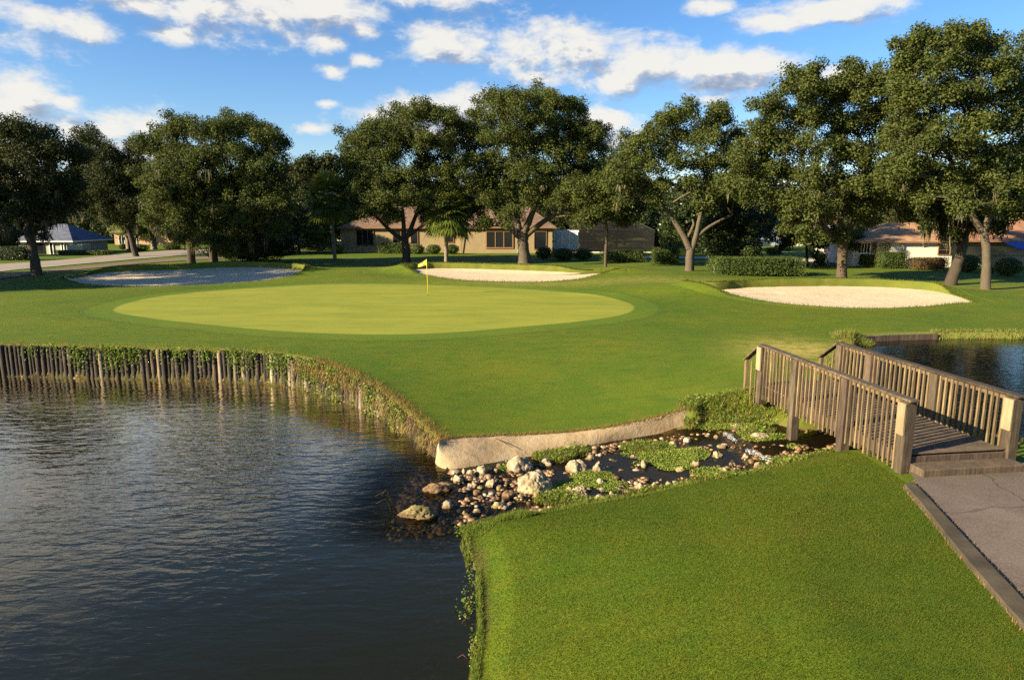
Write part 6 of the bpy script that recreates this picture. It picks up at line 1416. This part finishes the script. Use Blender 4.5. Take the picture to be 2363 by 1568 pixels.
# ------------------------------------------------------------------ cart path and kerb at the near end of the bridge
ke_l = [P(x, y, 1.2) for x, y in ((2086,1122),(2110,1150),(2150,1198),(2200,1262),(2260,1334),(2320,1404),(2380,1472),(2460,1560),(2700,1900))]
ke_r = [P(x, y, 1.2) for x, y in ((2107,1118),(2135,1146),(2176,1190),(2228,1246),(2285,1308),(2340,1366),(2400,1432),(2480,1515),(2720,1850))]
KL, KR = smooth_poly(ke_l, 6, False), smooth_poly(ke_r, 6, False)
V = []; F = []
for i in range(len(KL)):
    a, b = KL[i], KR[i]; zt_ = 1.262 + .008*mnoise.noise((a[0]*3, a[1]*3, 0)); V += [(a[0], a[1], 1.0), (a[0], a[1], zt_-.012), (a[0]*.95+b[0]*.05, a[1]*.95+b[1]*.05, zt_), (a[0]*.05+b[0]*.95, a[1]*.05+b[1]*.95, zt_), (b[0], b[1], zt_-.012), (b[0], b[1], 1.0)]
for i in range(len(KL)-1):
    for j in range(5): F.append((i*6+j, i*6+j+1, (i+1)*6+j+1, (i+1)*6+j))
F = [tuple(reversed(f)) for f in F]
kb = bpy.data.meshes.new('kerb'); kb.from_pydata(V, [], F + [(0,1,2,3,4,5)]); M['kerb'] = simple('weathered_kerb_concrete', (.055, .045, .028), .9, .45, 2.2, .6, 30); kb.materials.append(M['kerb']); kb.update(); o = link('kerb', kb); tag(o, kind='structure')
# path sheet: from the kerb's foot to the right
V = []; F = []; m_ = 14; KR = np.concatenate([[(7.30, 12.1), (7.16, 11.6)], KR])
rgt = BWID+.25
for i in range(len(KR)):
    a = KR[i]; fx = a[0]
    for j in range(m_+1):
        t = j/m_; V.append((a[0] + .035 + t*2.9, a[1] + t*.35, 1.213 + .006*mnoise.noise((a[0]+t*2.9, a[1], 2))))
for i in range(len(KR)-1):
    for j in range(m_): F.append((i*(m_+1)+j, i*(m_+1)+j+1, (i+1)*(m_+1)+j+1, (i+1)*(m_+1)+j))
me = mesh_np('cart_path', np.array(V), np.array(F), [M['worn_path']], smooth=True); o = link('cart_path', me); tag(o, kind='structure')

# ------------------------------------------------------------------ real grass blades on the near lawn
def lawn_blades():
    n = 1250000; r_ = np.random.default_rng(91)
    y = 5.6 + (18.8-5.6)*r_.random(n)**1.25; x = r_.uniform(-2, 11.8, n)
    k = (abs(x) < y*.78+.4); x, y = x[k], y[k]
    d = np.minimum(sdf(x, y, pond, 6), sdf(x, y, stream, 6)); kr = sdf(x, y, np.concatenate([KL, [(14, KL[-1][1]), (14, KL[0][1])]]), 5)
    south = y < np.interp(x, yc_x, yc_y)
    br_ = (x > 7.0) & (y > 11.2)
    k = (d > .02) & (kr > .015) & ~br_ & (south | (y > 15)); k &= south
    x, y = x[k], y[k]; z = terrain(x, y)
    c = .5 + .5*wav(x, y, 1.3, 61) + .3*wav(x, y, 4.5, 62)
    c2 = .5 + .5*wav(x, y, 2.6, 63) + .35*wav(x, y, 11, 64)
    t = np.clip(r_.uniform(0, 1, len(x))*.55 + .30*c + .30*(c2-.3), 0, 1)
    h = r_.uniform(.010, .024, len(x))*(.8+.4*np.clip(c, 0, 1))
    blades('lawn_grass', x, y, z, h, .0052+.0007*y, M['grass'], r_, 1.1, 'short mown grass of the near lawn between pond and path', 'grass', tint=t)
lawn_blades()
# long grass at the pond edge of the near lawn
X = []; Y = []; Hh = []
for (x, y, wx, wy, k, h0) in ((1200,1195,42,14,3800,.20),(1165,1200,26,10,900,.18),(1100,1215,40,18,1500,.13),(1300,1175,60,8,1500,.16),(1075,1260,14,40,900,.12),(1105,1360,8,60,1100,.12),(1108,1450,8,70,1000,.12),(1098,1540,10,40,700,.12),(1420,1160,70,6,1200,.14),(1550,1135,90,6,1200,.13),(1700,1100,70,6,1200,.13)):
    for _ in range(k):
        a = rg.uniform(0, 6.28); q = math.sqrt(rg.random()); p = P(x+math.cos(a)*q*wx, y+math.sin(a)*q*wy, .12 if x < 1350 else .25); X.append(p[0]); Y.append(p[1]); Hh.append(h0*rg.uniform(.4, 1.15)*(1-.5*q))
X, Y, Hh = map(np.array, (X, Y, Hh)); d = np.minimum(sdf(X, Y, pond, 5), sdf(X, Y, stream, 5)); k = d > -.12; X, Y, Hh = X[k], Y[k], Hh[k]
blades('shore_grass', X, Y, np.maximum(T_(X, Y), .0), Hh, .009, M['tallgrass'], rg, .8, 'longer bright green grass where the near lawn meets the water', 'grass')
# dry fringe along kerb and round the knob by the upper pond
X = []; Y = []
for i in range(len(KL)-1):
    for side, kn in ((KL, 7), (KR, 12)):
        for _ in range(kn):
            t = rg.random(); a = side[i]*(1-t)+side[i+1]*t; X.append(a[0]+rg.normal(0, .02)+(-.02 if side is KL else .03)); Y.append(a[1]+rg.normal(0, .02))
X, Y = np.array(X), np.array(Y); k = np.array([True]*len(X))
blades('kerb_weeds', X, Y, np.full(len(X), 1.21), rg.uniform(.02, .065, len(X)), .008, M['dryleaf'], rg, .9, 'dry weeds growing in the joints along the kerb', 'weeds')
# reedy fringe round the upper pond
X = []; Y = []; Hh = []
up = upper; c0 = up.mean(0)
for i in range(len(up)):
    a, b = up[i], up[(i+1) % len(up)]; L = np.linalg.norm(b-a); far = a[1] > 18; den = 260 if far else 330
    if a[0] < 16.8 and a[1] > 25.6: den = 0
    if a[0] > 30: continue
    for _ in range(int(L*den)):
        t = rg.random(); q = a*(1-t)+b*t; n_ = (q-c0)/np.linalg.norm(q-c0); o_ = rg.uniform(-.12, .55); X.append(q[0]+n_[0]*o_+rg.normal(0,.04)); Y.append(q[1]+n_[1]*o_); Hh.append(rg.uniform(.06, .2))
for _ in range(2600):
    a = rg.uniform(0, 6.28); q = math.sqrt(rg.random()); X.append(13.2+math.cos(a)*q*.8); Y.append(26.1+math.sin(a)*q*.7); Hh.append(rg.uniform(.15, .6)*(1-.6*q))
X, Y, Hh = map(np.array, (X, Y, Hh)); Z = np.maximum(T_(X, Y), .95)
k = rg.random(len(X)) < .6
blades('upper_shore_grass', X[k], Y[k], Z[k], Hh[k], .02, M['tallgrass'], rg, .7, 'bright tufts of grass on the shore of the upper pond', 'grass')
blades('upper_shore_straw', X[~k], Y[~k], Z[~k], Hh[~k]*.8, .02, M['dryleaf'], rg, .9, 'straw-coloured grass on the shore of the upper pond', 'grass')
# timber edge on the far left shore of the upper pond
ed = [p for p in up if p[1] > 25.7 and p[0] < 17.5]; ed = sorted(ed, key=lambda p: p[0]); mb = MB()
for a, b in zip(ed[:-1], ed[1:]): mb.beam((a[0], a[1]-.03, 1.04), (b[0], b[1]-.03, 1.04), .08, .28)
tag(mb.build('timber_edging', M['wood_dark'], bevel=.01), 'dark timber edging on the far shore of the upper pond', 'edging')
# lip grass over the bunkers
X = []; Y = []
for b in bunkers:
    poly = b[0]
    for i in range(len(poly)):
        a, c_ = poly[i], poly[(i+1) % len(poly)]; t_mid = float(bunker_t(np.array([a[1]]), b)[0]); L = np.linalg.norm(c_-a)
        n_ = (a-poly.mean(0))/np.linalg.norm(a-poly.mean(0))
        for _ in range(int(L*(130 if t_mid > .5 else 50))):
            t = rg.random(); q = a*(1-t)+c_*t; o_ = rg.uniform(-.02, .4); X.append(q[0]+n_[0]*o_); Y.append(q[1]+n_[1]*o_)
X, Y = np.array(X), np.array(Y)
blades('bunker_lip_grass', X, Y, T_(X, Y), rg.uniform(.06, .17, len(X)), .03, M['grass'], rg, .8, 'longer grass hanging round the lips of the sand bunkers', 'grass')
# weeds in the water at the near shore
pp = []
for (x, y, wx, wy, k) in ((1085,1370,20,50,150),(1070,1400,20,30,70),(1092,1500,12,60,110),(1085,1300,10,40,50),(1060,1225,12,14,50)):
    for _ in range(k):
        a = rg.uniform(0, 6.28); q = math.sqrt(rg.random()); p = P(x+math.cos(a)*q*wx, y+math.sin(a)*q*wy, .03); pp.append((p[0], p[1], .01+rg.uniform(0, .09)))
leaves_at('shore_weeds', np.array(pp), M['vine'], rg, .034, 'sprawling weeds trailing into the pond beside the near lawn', 'weeds', .8)
mb = MB(); random.seed(8)
for _ in range(12):
    x, y = random.uniform(1074, 1104), random.uniform(1290, 1530); p = P(x, y, .02); q = (p[0]+random.uniform(-.18,.05), p[1]+random.uniform(-.15,.15), random.uniform(.0,.08)); mb.tube([p, ((p[0]+q[0])/2, (p[1]+q[1])/2, .08), q], [.005,.004,.002], 4)
tag(mb.build('shore_stalks', simple('reddish_stalk', (.14,.05,.03), .8), smooth=True), 'reddish stalks of the weeds at the near shore', 'weeds', kind='stuff')
